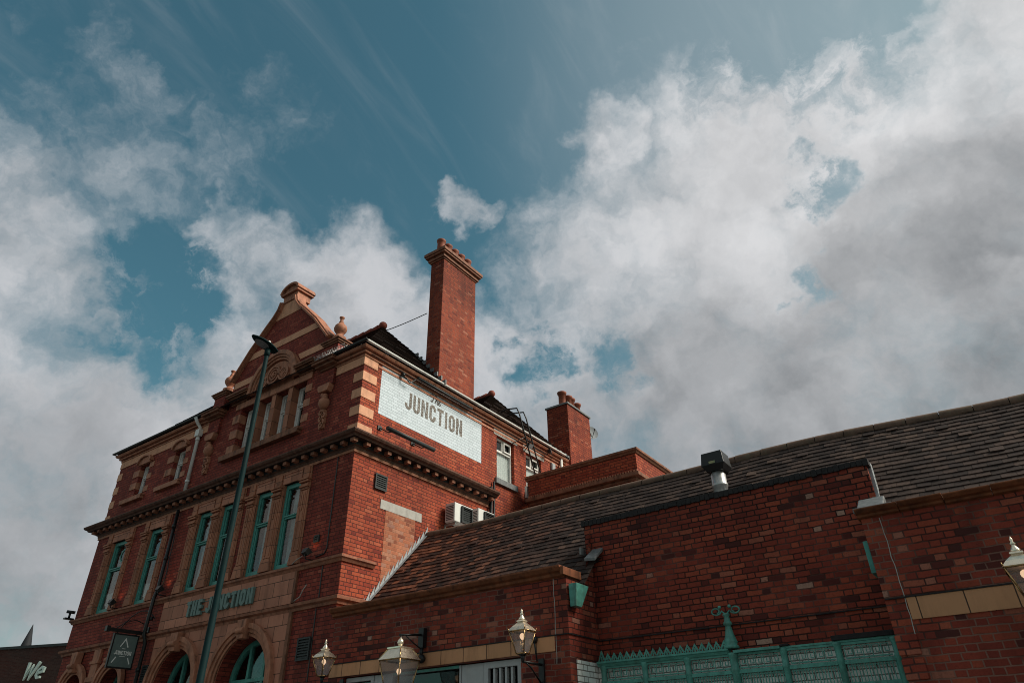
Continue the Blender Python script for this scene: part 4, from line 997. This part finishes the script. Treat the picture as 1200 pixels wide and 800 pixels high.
for i in range(6):
    a, b = PX[i] + .05, PX[i + 1] - .05
    mb = MB(); keyrow(mb, a + .02, b - .01, 2.66, 2.803)
    mb.box(a - .01, b + .01, YS - .02, YS + .02, 2.60, 2.645); mb.box(a - .01, b + .01, YS - .02, YS + .02, 2.812, 2.84)
    mb.build('frieze_panel', 'iron_green', scr)
    mb = MB(); u = a + .015
    while u < b: mb.box(u, u + .010, YS - .006, YS + .006, 2.40, 2.60); u += .038
    u = a + .008
    while u < b - .02: mb.ribbon(arcpts(u + .019, 2.57, .016, 0, 180, 6), .008, FY(YS), -.005, .005); u += .038
    mb.box(a - .01, b + .01, YS - .02, YS + .02, 2.35, 2.40); mb.box(a, b, YS - .012, YS + .012, .35, 2.35)
    mb.build('bar_panel', 'iron_green', scr)
mb = MB(); mb.sweep([(-5.36, YS), (-3.36, YS)], [(-.03, 2.84), (.04, 2.84), (.06, 2.87), (.08, 2.88), (.08, 2.905), (-.04, 2.905), (-.04, 2.88)])
mb.box(-3.30, -2.69, YS - .075, YS + .06, 2.842, 2.875); mb.box(-2.69, -1.32, YS - .03, YS + .03, 2.842, 2.865)
mb.pieces('top_rail', 'iron_green', scr)
mb = MB(); mb.box(-2.05, -1.34, YS - .06, YS + .06, 2.866, 2.925); mb.box(-2.69, -2.58, YS - .06, YS + .06, 2.866, 2.89); mb.pieces('broken_timber', 'soot', scr, bevel=.006)
mb = MB(); u = -5.33; k = 0
while u < -3.45:
    h = .125 if k == 0 else .085
    mb.ribbon([(u, 2.905), (u + .028, 2.905 + h * .6), (u + .049, 2.905 + h), (u + .070, 2.905 + h * .6), (u + .098, 2.905)], .022, FY(YS - .06), 0, .016)
    mb.box(u + .039, u + .059, YS - .06, YS - .046, 2.905, 2.905 + h * .55); u += .104; k += 1
mb.build('cresting', 'iron_green', scr)
mb = MB(); mb.lathe([(.10, 0), (.10, .03), (.075, .05), (.09, .08), (.085, .10), (.06, .17), (.042, .26), (.038, .29), (.058, .30), (.058, .33), (.042, .345), (.036, .41), (.052, .425), (.040, .45)], (-3.33, YS, 2.90), 16)
for s in (-1, 1):
    pts = [(-3.33 + s * (.05 + .085 * (1 - .0 * k)) - s * .085 * math.cos(rad(k * 22)) * (1 - k * .022) , YS, 3.395 - .005 + .05 * math.sin(rad(k * 22 - 90)) * (1 - k * .022) + .05) for k in range(22)]
    mb.tube([(-3.33, YS, 3.33)] + [(-3.33 + s * (.06 + .075 - .075 * math.cos(rad(k * 24 ))*(1 - k * .025)), YS, 3.385 + .052 * (-math.sin(rad(k * 24 )))*(1 - k * .025)) for k in range(19)], .011, 6)
    mb.sphere((-3.33 + s * .07, YS - .02, 3.43), .025, 8)
mb.build('finial', 'iron_green', scr)

# ================================================================== LANTERNS
def lantern(loc, h, top, bot, label, flat=False, bracket='below'):
    """square tapering lantern; loc = centre of the bottom of the glass; h glass height; top/bot half widths"""
    x, y, z = loc; t = thing('wall_lantern', label, 'lantern', loc, 'brass lanterns on the walls')
    mb = MB(); zt = z + h
    for sx in (-1, 1):
        for sy in (-1, 1): mb.tube([(x + sx * bot, y + sy * bot, z), (x + sx * top, y + sy * top, zt)], .009 if not flat else .010, 6)
    for hw, zz, r in ((bot, z, .010), (top, zt, .013)):
        c = [(x - hw, y - hw, zz), (x + hw, y - hw, zz), (x + hw, y + hw, zz), (x - hw, y + hw, zz)]
        for i in range(4): mb.tube([c[i], c[(i + 1) % 4]], r, 6)
    if not flat:
        for sx in (-1, 1):
            for sy in (-1, 1): mb.tube([(x + sx * top, y + sy * top, zt), (x + sx * (top + .012), y + sy * (top + .012), zt + .045)], [.012, .004], 6)
    if flat:
        for sx in (-1, 1):
            for sy in (-1, 1): mb.tube([(x + sx * (top + .01), y + sy * (top + .01), zt + .01), (x + sx * top * .62, y + sy * top * .62, zt + .165)], .010, 6)
    mb.build('frame', 'brass', t)
    g = MB(); b2, t2 = bot - .004, top - .004
    g.add([(x - b2, y - b2, z), (x + b2, y - b2, z), (x + b2, y + b2, z), (x - b2, y + b2, z), (x - t2, y - t2, zt), (x + t2, y - t2, zt), (x + t2, y + t2, zt), (x - t2, y + t2, zt)], [(0,1,5,4),(1,2,6,5),(2,3,7,6),(3,0,4,7)])
    g.build('glass', 'lamp_glass', t)
    r = MB()
    if flat: r.lathe([(top + .02, .006), (top * .62, .16), (top * .66, .165), (top * .66, .185), (top * .3, .20)], (x, y, zt), 4, True)
    else: r.lathe([(top + .012, .006), (top * .78, .06), (top * .36, .115), (top * .33, .125), (top * .42, .13), (top * .40, .145)], (x, y, zt), 4, True)
    r.build('hood', 'lamp_top', t)
    fz = zt + (.20 if flat else .145); f = MB()
    if flat: f.lathe([(.03, 0), (.045, .03), (.055, .06), (.045, .095), (.02, .12), (.012, .14)], (x, y, fz), 12)
    else: f.lathe([(.055, 0), (.045, .03), (.022, .06), (.018, .075), (.030, .085), (.012, .11), (.018, .125), (.003, .16)], (x, y, fz), 12)
    f.build('finial', 'lamp_top', t)
    b = MB(); b.lathe([(.012, 0), (.02, .01), (.034, .03), (.038, .05), (.030, .075), (.005, .09)], (x, y, z + h * (.62 if not flat else .60)), 12); b.build('bulb', 'bulb', t)
    l = MB(); l.lathe([(.014, 0), (.014, h * (.62 if not flat else .6))], (x, y, z), 8); l.build('bulb_holder', 'brass', t)
    k = MB()
    if bracket == 'below':
        k.tube([(x, y, z - .11), (x, y, z)], [.018, .04], 8); k.tube([(x, y, z - .10), (x, 8.97, z - .10)], .018, 8)
        k.tube([(x, y + .06, z - .10), (x, y + .2, z - .16), (x, 8.97, z - .36)], .012, 6); k.box(x - .045, x + .045, 8.955, 8.985, z - .42, z - .02)
        k.lathe([(.05, 0), (.05, .02), (.02, .03)], (x, y, z - .022), 8)
    else:
        zz = fz + .13
        k.tube([(x, y, zz - .02), (x, y, zz + .04)], .012, 8)
        k.tube([(x, y - .03, zz + .04), (x, 8.94, zz + .10)], .018, 8); k.box(x - .055, x + .055, 8.90, 8.985, zz - .10, zz + .20)
        k.tube([(x, y + .12, zz + .04), (x, y + .30, zz - .05), (x, 8.93, zz - .12)], .010, 6)
        k.tube([(x, 8.93, zz - .09), (x, 8.93, zz - .24)], .03, 8); k.sphere((x, 8.94, zz - .26), .07, 12)
    k.build('bracket', 'black', t)
    return t
lantern((-10.07, 8.52, 2.985), .28, .135, .065, 'small brass lantern with lit bulb beside the pub corner, left end of the wing')
lantern((-5.89, 8.50, 2.955), .29, .135, .065, 'brass lantern with lit bulb on the ochre band near the green hopper')
lantern((.125, 8.50, 2.90), .29, .145, .065, 'brass lantern cut by the right edge, on the right-hand wing wall')
lantern((-8.20, 8.44, 2.56), .50, .22, .125, 'large brass lantern with broad sloping hood hanging from a black wall arm', flat=True, bracket='above')
mb = MB(); mb.tube([(-6.02, 8.97, 3.20), (-5.97, 8.93, 3.12), (-5.95, 8.95, 2.9)], .012, 6); mb.sphere((-6.0, 8.97, 3.20), .055, 10); o = mb.build('cable_box', 'black'); o['label'] = 'small black round cable box on the wall behind the middle lantern'; o['category'] = 'cable box'

# ================================================================== HANGING SIGN
hs = thing('hanging_sign', 'dark green hanging pub sign with white emblem on a black projecting arm', 'sign', (-17.05, 8.53, 3.66))
XS = -17.02
mb = MB(); mb.box(XS - .05, XS, 8.24, 8.82, 3.66, 4.37); bo = mb.build('board', 'sign_board', hs, bevel=.004)
mb = MB(); mb.ribbon([(8.25, 3.67), (8.81, 3.67), (8.81, 4.36), (8.25, 4.36)], .03, lambda u, w, d: (XS - .056 + d, u, w), 0, .062, True); mb.build('frame', 'black', hs)
SF = lambda u, w, d: (XS + d, u, w)
mb = MB()
mb.ribbon([(8.44, 4.10), (8.53, 4.27), (8.62, 4.10)], .022, SF, 0, .004)
mb.ribbon([(8.33, 3.76), (8.40, 3.885)], .022, SF, 0, .004); mb.ribbon([(8.74, 3.76), (8.67, 3.885)], .022, SF, 0, .004)
mb.ribbon([(8.49, 4.065), (8.57, 4.065)], .012, SF, 0, .004); mb.ribbon([(8.47, 3.905), (8.60, 3.905)], .008, SF, 0, .004)
mb.build('emblem', 'letter_white', bo)
mb = MB(); x = 8.335
for chh in 'JUNCTION':
    wq = .045 if chh != 'I' else .02; glyph(mb, chh, x, 3.935, wq, .085, .014, SF, 0, .004); x += wq + .0085
mb.build('lettering', 'letter_white', bo)
mb = MB(); mb.box(XS - .06, XS + .02, 8.05, 8.985, 4.40, 4.47); mb.box(XS - .10, XS + .06, 8.965, 8.99, 4.30, 4.58)
mb.box(XS - .07, XS + .03, 8.02, 8.10, 4.385, 4.50)
for y in (8.30, 8.76): mb.tube([(XS - .025, y, 4.37), (XS - .025, y, 4.42)], .012, 6)
mb.tube([(XS - .02, 8.97, 4.50), (XS - .02, 8.86, 4.64), (XS - .02, 8.66, 4.70), (XS - .02, 8.42, 4.62), (XS - .02, 8.26, 4.48)], .010, 6)
mb.build('bracket', 'black', hs)

# ================================================================== RAISED LETTERS
sl_ = thing('sign_lettering', 'raised grey green capital letters across the stone fascia', 'sign', (-14.2, 8.95, 4.58))
LF = FY(8.90)
x = -15.43; gw = {'T': .20, 'H': .21, 'E': .18, 'J': .20, 'U': .21, 'N': .23, 'C': .21, 'I': .09, 'O': .22}
txt = 'THE JUNCTION'; tot = sum(gw[c] for c in txt if c != ' ') + .045 * 10 + .16
kx = (2.40) / tot
for c in txt:
    if c == ' ': x += .16 * kx; continue
    mb = MB(); glyph(mb, c, x, 4.60, gw[c] * kx, .335, .075, LF, 0, .06); mb.build('letter', 'letter', sl_, bevel=.004); x += (gw[c] + .045) * kx
mb = MB()
for z in (4.66, 4.87): mb.box(-15.40, -13.08, 8.96, 8.966, z, z + .015)
mb.pieces('mounting_rail', 'letter', sl_)

# ================================================================== LIGHT FITTINGS
def strip(y0, y1, z, x, label, zb):
    t = thing('strip_light', label, 'strip light', (XC, (y0 + y1) / 2, z), 'strip lights along the painted wall sign')
    mb = MB(); mb.tube([(x, y0, z), (x, y1, z)], .036 if x < XC + .3 else .050, 10); mb.build('tube', 'dark_grey', t)
    for y in (y0 + .22, y1 - .22):
        mb = MB(); mb.tube([(x, y, z), (max(x - .2, XC + .06), y, z + .03), (XC + .01, y, zb)], .016, 6); mb.box(XC, XC + .025, y - .06, y + .06, zb - .05, zb + .05); mb.build('arm', 'black', t)
strip(9.42, 10.95, 7.91, XC + .50, 'thick black strip light on arms below the white painted sign', 8.13)
strip(10.62, 12.76, 9.80, XC + .15, 'long grey strip light along the top edge of the white painted sign', 9.84)
mb = MB(); mb.tube([(XC + .02, 10.2, 9.72), (XC + .15, 10.22, 9.62), (XC + .12, 10.38, 9.56), (XC + .2, 10.5, 9.68)], .018, 6); mb.sphere((XC + .08, 10.18, 9.72), .055, 8); o = mb.build('sign_lamp', 'black'); o['label'] = 'small black lamp head clipped to the top left of the painted sign'; o['category'] = 'lamp'
def flood(x, y, z, ax, label, lit=True):
    t = thing('floodlight', label, 'floodlight', (x, y, z), 'floodlights fixed to the pub walls')
    d = Vector(ax).normalized(); s_ = d.cross(Vector((0, 0, 1))).normalized() if abs(d.z) < .9 else Vector((1, 0, 0)); u_ = s_.cross(d)
    q = lambda a, b, c: tuple(Vector((x, y, z)) + s_ * a + u_ * b + d * c)
    mb = MB(); vs = [q(a, b, c) for c, k in ((-.06, .7), (.05, 1)) for a, b in ((-.10 * k, -.07 * k), (.10 * k, -.07 * k), (.10 * k, .07 * k), (-.10 * k, .07 * k))]
    mb.add(vs, [(0,3,2,1),(4,5,6,7),(0,1,5,4),(1,2,6,5),(2,3,7,6),(3,0,4,7)]); mb.build('housing', 'black', t, bevel=.006)
    mb = MB(); mb.add([q(-.09, -.06, .052), q(.09, -.06, .052), q(.09, .06, .052), q(-.09, .06, .052)], [(0, 1, 2, 3)]); mb.build('lens', 'lens', t)
    mb = MB(); mb.tube([q(0, 0, -.05), q(0, -.08, -.10)], .012, 6); mb.tube([q(0, -.08, -.10), (x if abs(ax[1]) > .1 else XC + .01, 8.99 if abs(ax[1]) > .1 else y, z - .12)], .012, 6); mb.build('bracket', 'black', t)
    if lit:
        ld = bpy.data.lights.new('floodlight_beam', 'SPOT'); ld.energy = 0.9; ld.color = (1.0, .50, .22); ld.spot_size = rad(95); ld.spot_blend = .8; ld.shadow_soft_size = .04
        lo = bpy.data.objects.new('beam', ld); COL.objects.link(lo); lo.parent = t; lo.location = d * .08
        lo.rotation_euler = (-d).to_track_quat('Z', 'Y').to_euler()
flood(-11.33, 8.80, 5.34, (.05, .55, .75), 'black floodlight on the string course right of the green windows, throwing an orange glow')
flood(-18.78, 8.80, 5.34, (.0, .55, .75), 'black floodlight on the string course between the two leftmost green windows')
flood(-16.62, 8.80, 5.36, (.0, .55, .75), 'black floodlight beside the black downpipe, left of the paired green windows')
flood(XC + .22, 15.42, 9.62, (.8, -.1, -.5), 'black floodlight under the eaves beside the roof ladder', False)
flood(XC + .22, 16.50, 9.80, (.8, .35, .2), 'grey floodlight under the eaves right of the roof ladder', False)
mb = MB(); mb.box(-21.12, -21.0, 8.75, 8.98, 5.20, 5.24); mb.tube([(-21.05, 8.86, 5.24), (-21.05, 8.86, 5.36)], .03, 8); mb.tube([(-21.09, 8.78, 5.40), (-20.98, 8.95, 5.38)], .04, 8); o = mb.build('security_camera', 'black'); o['label'] = 'small black security camera on the far left corner of the pub'; o['category'] = 'camera'
mb = MB(); mb.box(XC, XC + .06, 16.85, 17.05, 9.36, 9.60); mb.prism([(16.87, 9.38), (17.03, 9.38), (17.03, 9.58), (16.87, 9.58)], SX(XC), -.075, -.06); o = mb.build('alarm_box', 'lead', bevel=.01); o['label'] = 'small grey alarm box on the side wall below the far end of the eaves'; o['category'] = 'alarm box'
mb = MB(); mb.tube([(-13.7, 10.9, 12.3)] + [(-13.7 + (2.72) * k / 10, 10.9 + .6 * k / 10, 12.3 + .2 * k / 10 - .12 * math.sin(math.pi * k / 10)) for k in range(1, 11)], .012, 6); o = mb.build('overhead_cable', 'black'); o['label'] = 'thin dark cable running from the pub roof to the tall chimney'; o['category'] = 'cable'
mb = MB(); mb.tube([(-11.9, 8.93, 5.22), (-11.7, 8.87, 5.26), (-11.5, 8.85, 5.30)], .010, 6); mb.tube([(-11.62, 8.9, 4.46), (-11.4, 8.85, 4.50), (-11.35, 8.86, 4.62), (-11.28, 8.88, 4.72)], .010, 6); o = mb.build('loose_cable', 'concrete'); o['label'] = 'pale loose cable end on the ledges right of the raised letters'; o['category'] = 'cable'

# ---- air conditioners
def aircon(y0, y1, z0, z1, label):
    t = thing('air_conditioner', label, 'air conditioner', (XC + .2, (y0 + y1) / 2, z0), 'air conditioners on the pub side wall')
    x0, x1 = XC + .08, XC + .38
    mb = MB(); mb.box(x0, x1, y0, y1, z0, z1); mb.build('casing', 'ac', t, bevel=.015)
    yc, zc_ = y0 + (y1 - y0) * .62, (z0 + z1) / 2 - .02; r = min((z1 - z0) * .40, (y1 - y0) * .34)
    f = SX(x1)
    mb = MB(); mb.ribbon([(yc - r, zc_ - r), (yc + r, zc_ - r), (yc + r, zc_ + r), (yc - r, zc_ + r)], .035, f, -.05, 0, True)
    mb.prism([(yc - r, zc_ - r), (yc + r, zc_ - r), (yc + r, zc_ + r), (yc - r, zc_ + r)], f, -.008, -.003)
    for k in range(1, 8): mb.prism([(yc - r, zc_ - r + k * r / 4 - .004), (yc + r, zc_ - r + k * r / 4 - .004), (yc + r, zc_ - r + k * r / 4 + .004), (yc - r, zc_ - r + k * r / 4 + .004)], f, -.03, -.02)
    mb.build('fan_grille', 'dark_grey', t)
    mb = MB()
    for k in range(9): z = z0 + .05 + k * (z1 - z0 - .1) / 9; mb.box(x0 + .04, x1 - .04, y0 - .006, y0 - .001, z, z + .018)
    mb.build('side_louvres', 'dark_grey', t)
    mb = MB()
    for y in (y0 + .1, y1 - .1): mb.box(XC, x1 - .05, y - .02, y + .02, z0 - .05, z0 - .002); mb.box(XC, XC + .02, y - .02, y + .02, z0 - .35, z0 - .05)
    mb.build('bracket', 'galv', t)
aircon(11.90, 12.58, 6.50, 6.95, 'white air conditioner with dark fan on the side wall, nearer the blocked doorway')
aircon(12.80, 13.45, 6.60, 7.04, 'white air conditioner further along the side wall, partly behind the tiled roof')
aircon(11.95, 12.45, 5.98, 6.28, 'small white lower unit mostly hidden behind the wing ridge')

# ---- ladder on the eaves
t = thing('roof_ladder', 'black steel ladder with hooked top leaning on the eaves above the second window', 'ladder', (XC + .25, 15.5, 8.0))
for y0, y1 in ((14.78, 15.72), (15.12, 16.06)):
    mb = MB(); mb.tube([(XC - .35, y0 - .16, 10.50), (XC - .12, y0 - .08, 10.63), (XC + .22, y0, 10.60), (XC + .28, y0 + .05, 10.40), (XC + .28, y1, 8.35)], .022, 8); mb.build('rail', 'black', t)
for k in range(1, 2):
    q = k / 3.0; y = 14.78 + .99 * q; z = 10.40 - 2.05 * q
    mb = MB(); mb.tube([(XC + .28, 14.83 + (15.72 - 14.83) * q, z), (XC + .28, 15.17 + (16.06 - 15.17) * q, z)], .014, 6); mb.build('rung', 'black', t)
mb = MB(); mb.tube([(XC + .28, 15.10, 9.78), (XC + .02, 14.75, 9.50)], .014, 6); mb.tube([(XC + .28, 15.38, 9.75), (XC + .01, 15.38, 9.6)], .014, 6); mb.build('stay', 'black', t)
# ---- satellite dish on the far stack
t = thing('satellite_dish', 'pale grey satellite dish on the back of the far chimney stack', 'satellite dish', (-10.40, 19.80, 11.6))
mb = MB(); n = 20; vs = []; dv = Vector((.75, -.55, .25)).normalized(); s_ = dv.cross(Vector((0, 0, 1))).normalized(); u_ = s_.cross(dv); c0 = Vector((-10.62, 19.95, 11.75))
for k in range(5):
    r = .26 * k / 4
    for j in range(n): a = 2 * math.pi * j / n; vs.append(tuple(c0 + s_ * (max(r, .002) * math.cos(a)) + u_ * (max(r, .002) * 1.1 * math.sin(a)) + dv * (r * r * .9)))
mb.add(vs, [(k * n + j, k * n + (j + 1) % n, (k + 1) * n + (j + 1) % n, (k + 1) * n + j) for k in range(4) for j in range(n)], True); mb.build('dish', 'lead', t)
mb = MB(); mb.tube([tuple(c0 - u_ * .25), tuple(c0 + dv * .32 - u_ * .1)], .012, 6); mb.sphere(tuple(c0 + dv * .33 - u_ * .08), .035, 8); mb.tube([tuple(c0), (-10.47, 19.69, 11.5)], .02, 6); mb.build('arm', 'dark_grey', t)
# ---- flue on the wing roof
t = thing('roof_flue', 'galvanised flue pipe with black square cowl on the tiled roof', 'flue', (-3.25, 10.3, 5.0))
FX, FYy = -3.25, 10.25
mb = MB(); mb.lathe([(.115, 0), (.115, .30), (.125, .31), (.125, .34), (.115, .35), (.115, .50), (.10, .51), (.10, .56)], (FX, FYy, 4.98), 20); mb.build('pipe', 'galv', t)
mb = MB(); mb.lathe([(.13, 0), (.185, .09), (.185, .10), (.165, .30), (.15, .30)], (FX, FYy, 5.52), 4, True); cw = mb.build('cowl', 'black', t, bevel=.008)
mb = MB(); mb.box(FX - .05, FX + .05, FYy - .193, FYy - .18, 5.62, 5.66); mb.build('label_plate', 'brass', cw)
mb = MB(); mb.box(FX - .22, FX + .22, FYy - .24, FYy - .05, 4.96, 5.08); mb.box(FX + .16, FX + .26, FYy - .1, FYy + .1, 5.06, 5.16); mb.build('lead_collar', 'lead', t, bevel=.02)

# ================================================================== STREET LAMP
t = thing('street_lamp', 'tall dark green street lamp with flat oval head in front of the pub', 'street lamp', (-9.62, 6.0, .125))
bx_, by_ = -9.68, 6.0
mb = MB(); mb.lathe([(.11, 0), (.11, 1.2), (.095, 1.25), (.056, 1.35), (.048, 4.0), (.038, 7.90), (.038, 8.0)], (bx_ + .04, by_, .12), 16); mb.build('column', 'green_lamp', t)
mb = MB(); px_ = bx_ + .04
mb.tube([(px_, by_, 7.98), (px_ + .0, by_, 8.12)], .050, 12)
A = Vector((px_, by_ + .17, 8.13)); B = Vector((px_, by_ - .36, 8.24)); ax = (B - A).normalized(); sd_ = ax.cross(Vector((0, 0, 1))).normalized(); up_ = sd_.cross(ax)
vs = []; n = 20; K = 12
for k in range(K + 1):
    f = k / K; w_ = .135 * math.sin(math.pi * min(1, .12 + f * .86)) ** .6; hh = .050 * math.sin(math.pi * min(1, .14 + f * .8)) ** .6
    for j in range(n):
        a = 2 * math.pi * j / n; zz = math.sin(a)
        vs.append(tuple(A + (B - A) * f + sd_ * (w_ * math.cos(a)) + up_ * (hh * (zz if zz > 0 else zz * .55))))
mb.add(vs, [(k * n + j, k * n + (j + 1) % n, (k + 1) * n + (j + 1) % n, (k + 1) * n + j) for k in range(K) for j in range(n)], True); mb.add(vs[:n], [tuple(range(n))]); mb.add(vs[-n:], [tuple(range(n))])
hd = mb.build('lamp_head', 'green_lamp', t)
mb = MB(); pts = []
for j in range(24):
    a = 2 * math.pi * j / 24; pts.append(tuple(A + (B - A) * (.58 + .27 * math.cos(a)) + sd_ * (.095 * math.sin(a)) - up_ * .033))
mb.add(pts, [tuple(range(24))]); mb.build('lens', 'lens', hd)
mb = MB(); mb.lathe([(.03, 0), (.03, .05), (.015, .075)], tuple(A + (B - A) * .35 + up_ * .055), 10); mb.build('photocell', 'white', hd)

# ================================================================== DISTANT BUILDING AND SPIRE
t = thing('store_building', 'dark flat-roofed brick building beyond the pub with pale lettering', 'building', (-44, 20, 0))
a0 = Vector((-49.01, 17.44)); a1 = Vector((-44.84, 19.09)); d = (a1 - a0).normalized(); nrm = Vector((d.y, -d.x))
A0, A1 = a0 - d * 12, a1 + d * 4
mb = MB(); q = [(A0.x, A0.y), (A1.x, A1.y), (A1.x - nrm.x * 10, A1.y - nrm.y * 10), (A0.x - nrm.x * 10, A0.y - nrm.y * 10)]
mb.add([(*p, 0) for p in q] + [(*p, 8.0) for p in q], [(0,1,5,4),(1,2,6,5),(2,3,7,6),(3,0,4,7),(4,5,6,7)]); mb.build('wall', 'brick_far', t)
mb = MB(); mb.sweep([(A0.x, A0.y), (A1.x, A1.y)], [(.0, 7.9), (.08, 7.9), (.08, 8.04), (-.3, 8.04), (-.3, 7.9)]); mb.build('coping', 'dark_grey', t)
# letters "We": strokes along the wall
def WF(u, w, dd): p = a0 + d * u - nrm * (dd) ; return (p.x, p.y, w)
def far_letters(u0, z0, s):
    mb = MB(); I_ = .22
    pts = lambda P: [(u0 + (x_ + y_ * I_) * s, z0 + y_ * s) for x_, y_ in P]
    mb.ribbon(pts([(0, 1), (.12, .02), (.36, .80), (.48, .02), (.80, 1)]), .17 * s, WF, -.14, -.02)
    mb.ribbon(pts([(.98, .34), (1.36, .42), (1.34, .62), (1.16, .68), (.98, .50), (.96, .22), (1.10, .06), (1.34, .10)]), .14 * s, WF, -.14, -.02)
    return mb
far_letters(2.42, 6.26, .86).build('lettering', 'letter_mint', t)
SPD = 150.0
def far(px_, py_, dist): v = pdir(px_, py_); return Vector((0, 0, 1.6)) + v * dist
b0, ap = far(31, 757, SPD), far(37, 737, SPD)
hgt = (ap.z - b0.z); cx, cy_ = ap.x, ap.y
t = thing('church_spire', 'small dark pointed church spire far behind the flat-roofed building', 'spire', (cx, cy_, 0))
mb = MB(); mb.lathe([(1.9, -6.0), (.85, 0.0), (.04, hgt + .8)], (cx, cy_, b0.z), 8); mb.build('spire_roof', 'slate', t)
mb = MB(); mb.box(cx - 2, cx + 2, cy_ - 2, cy_ + 2, 0, b0.z - 6); mb.build('tower', 'brick_far', t)

for o in list(bpy.data.objects):
    if '_o' in o: del o['_o']
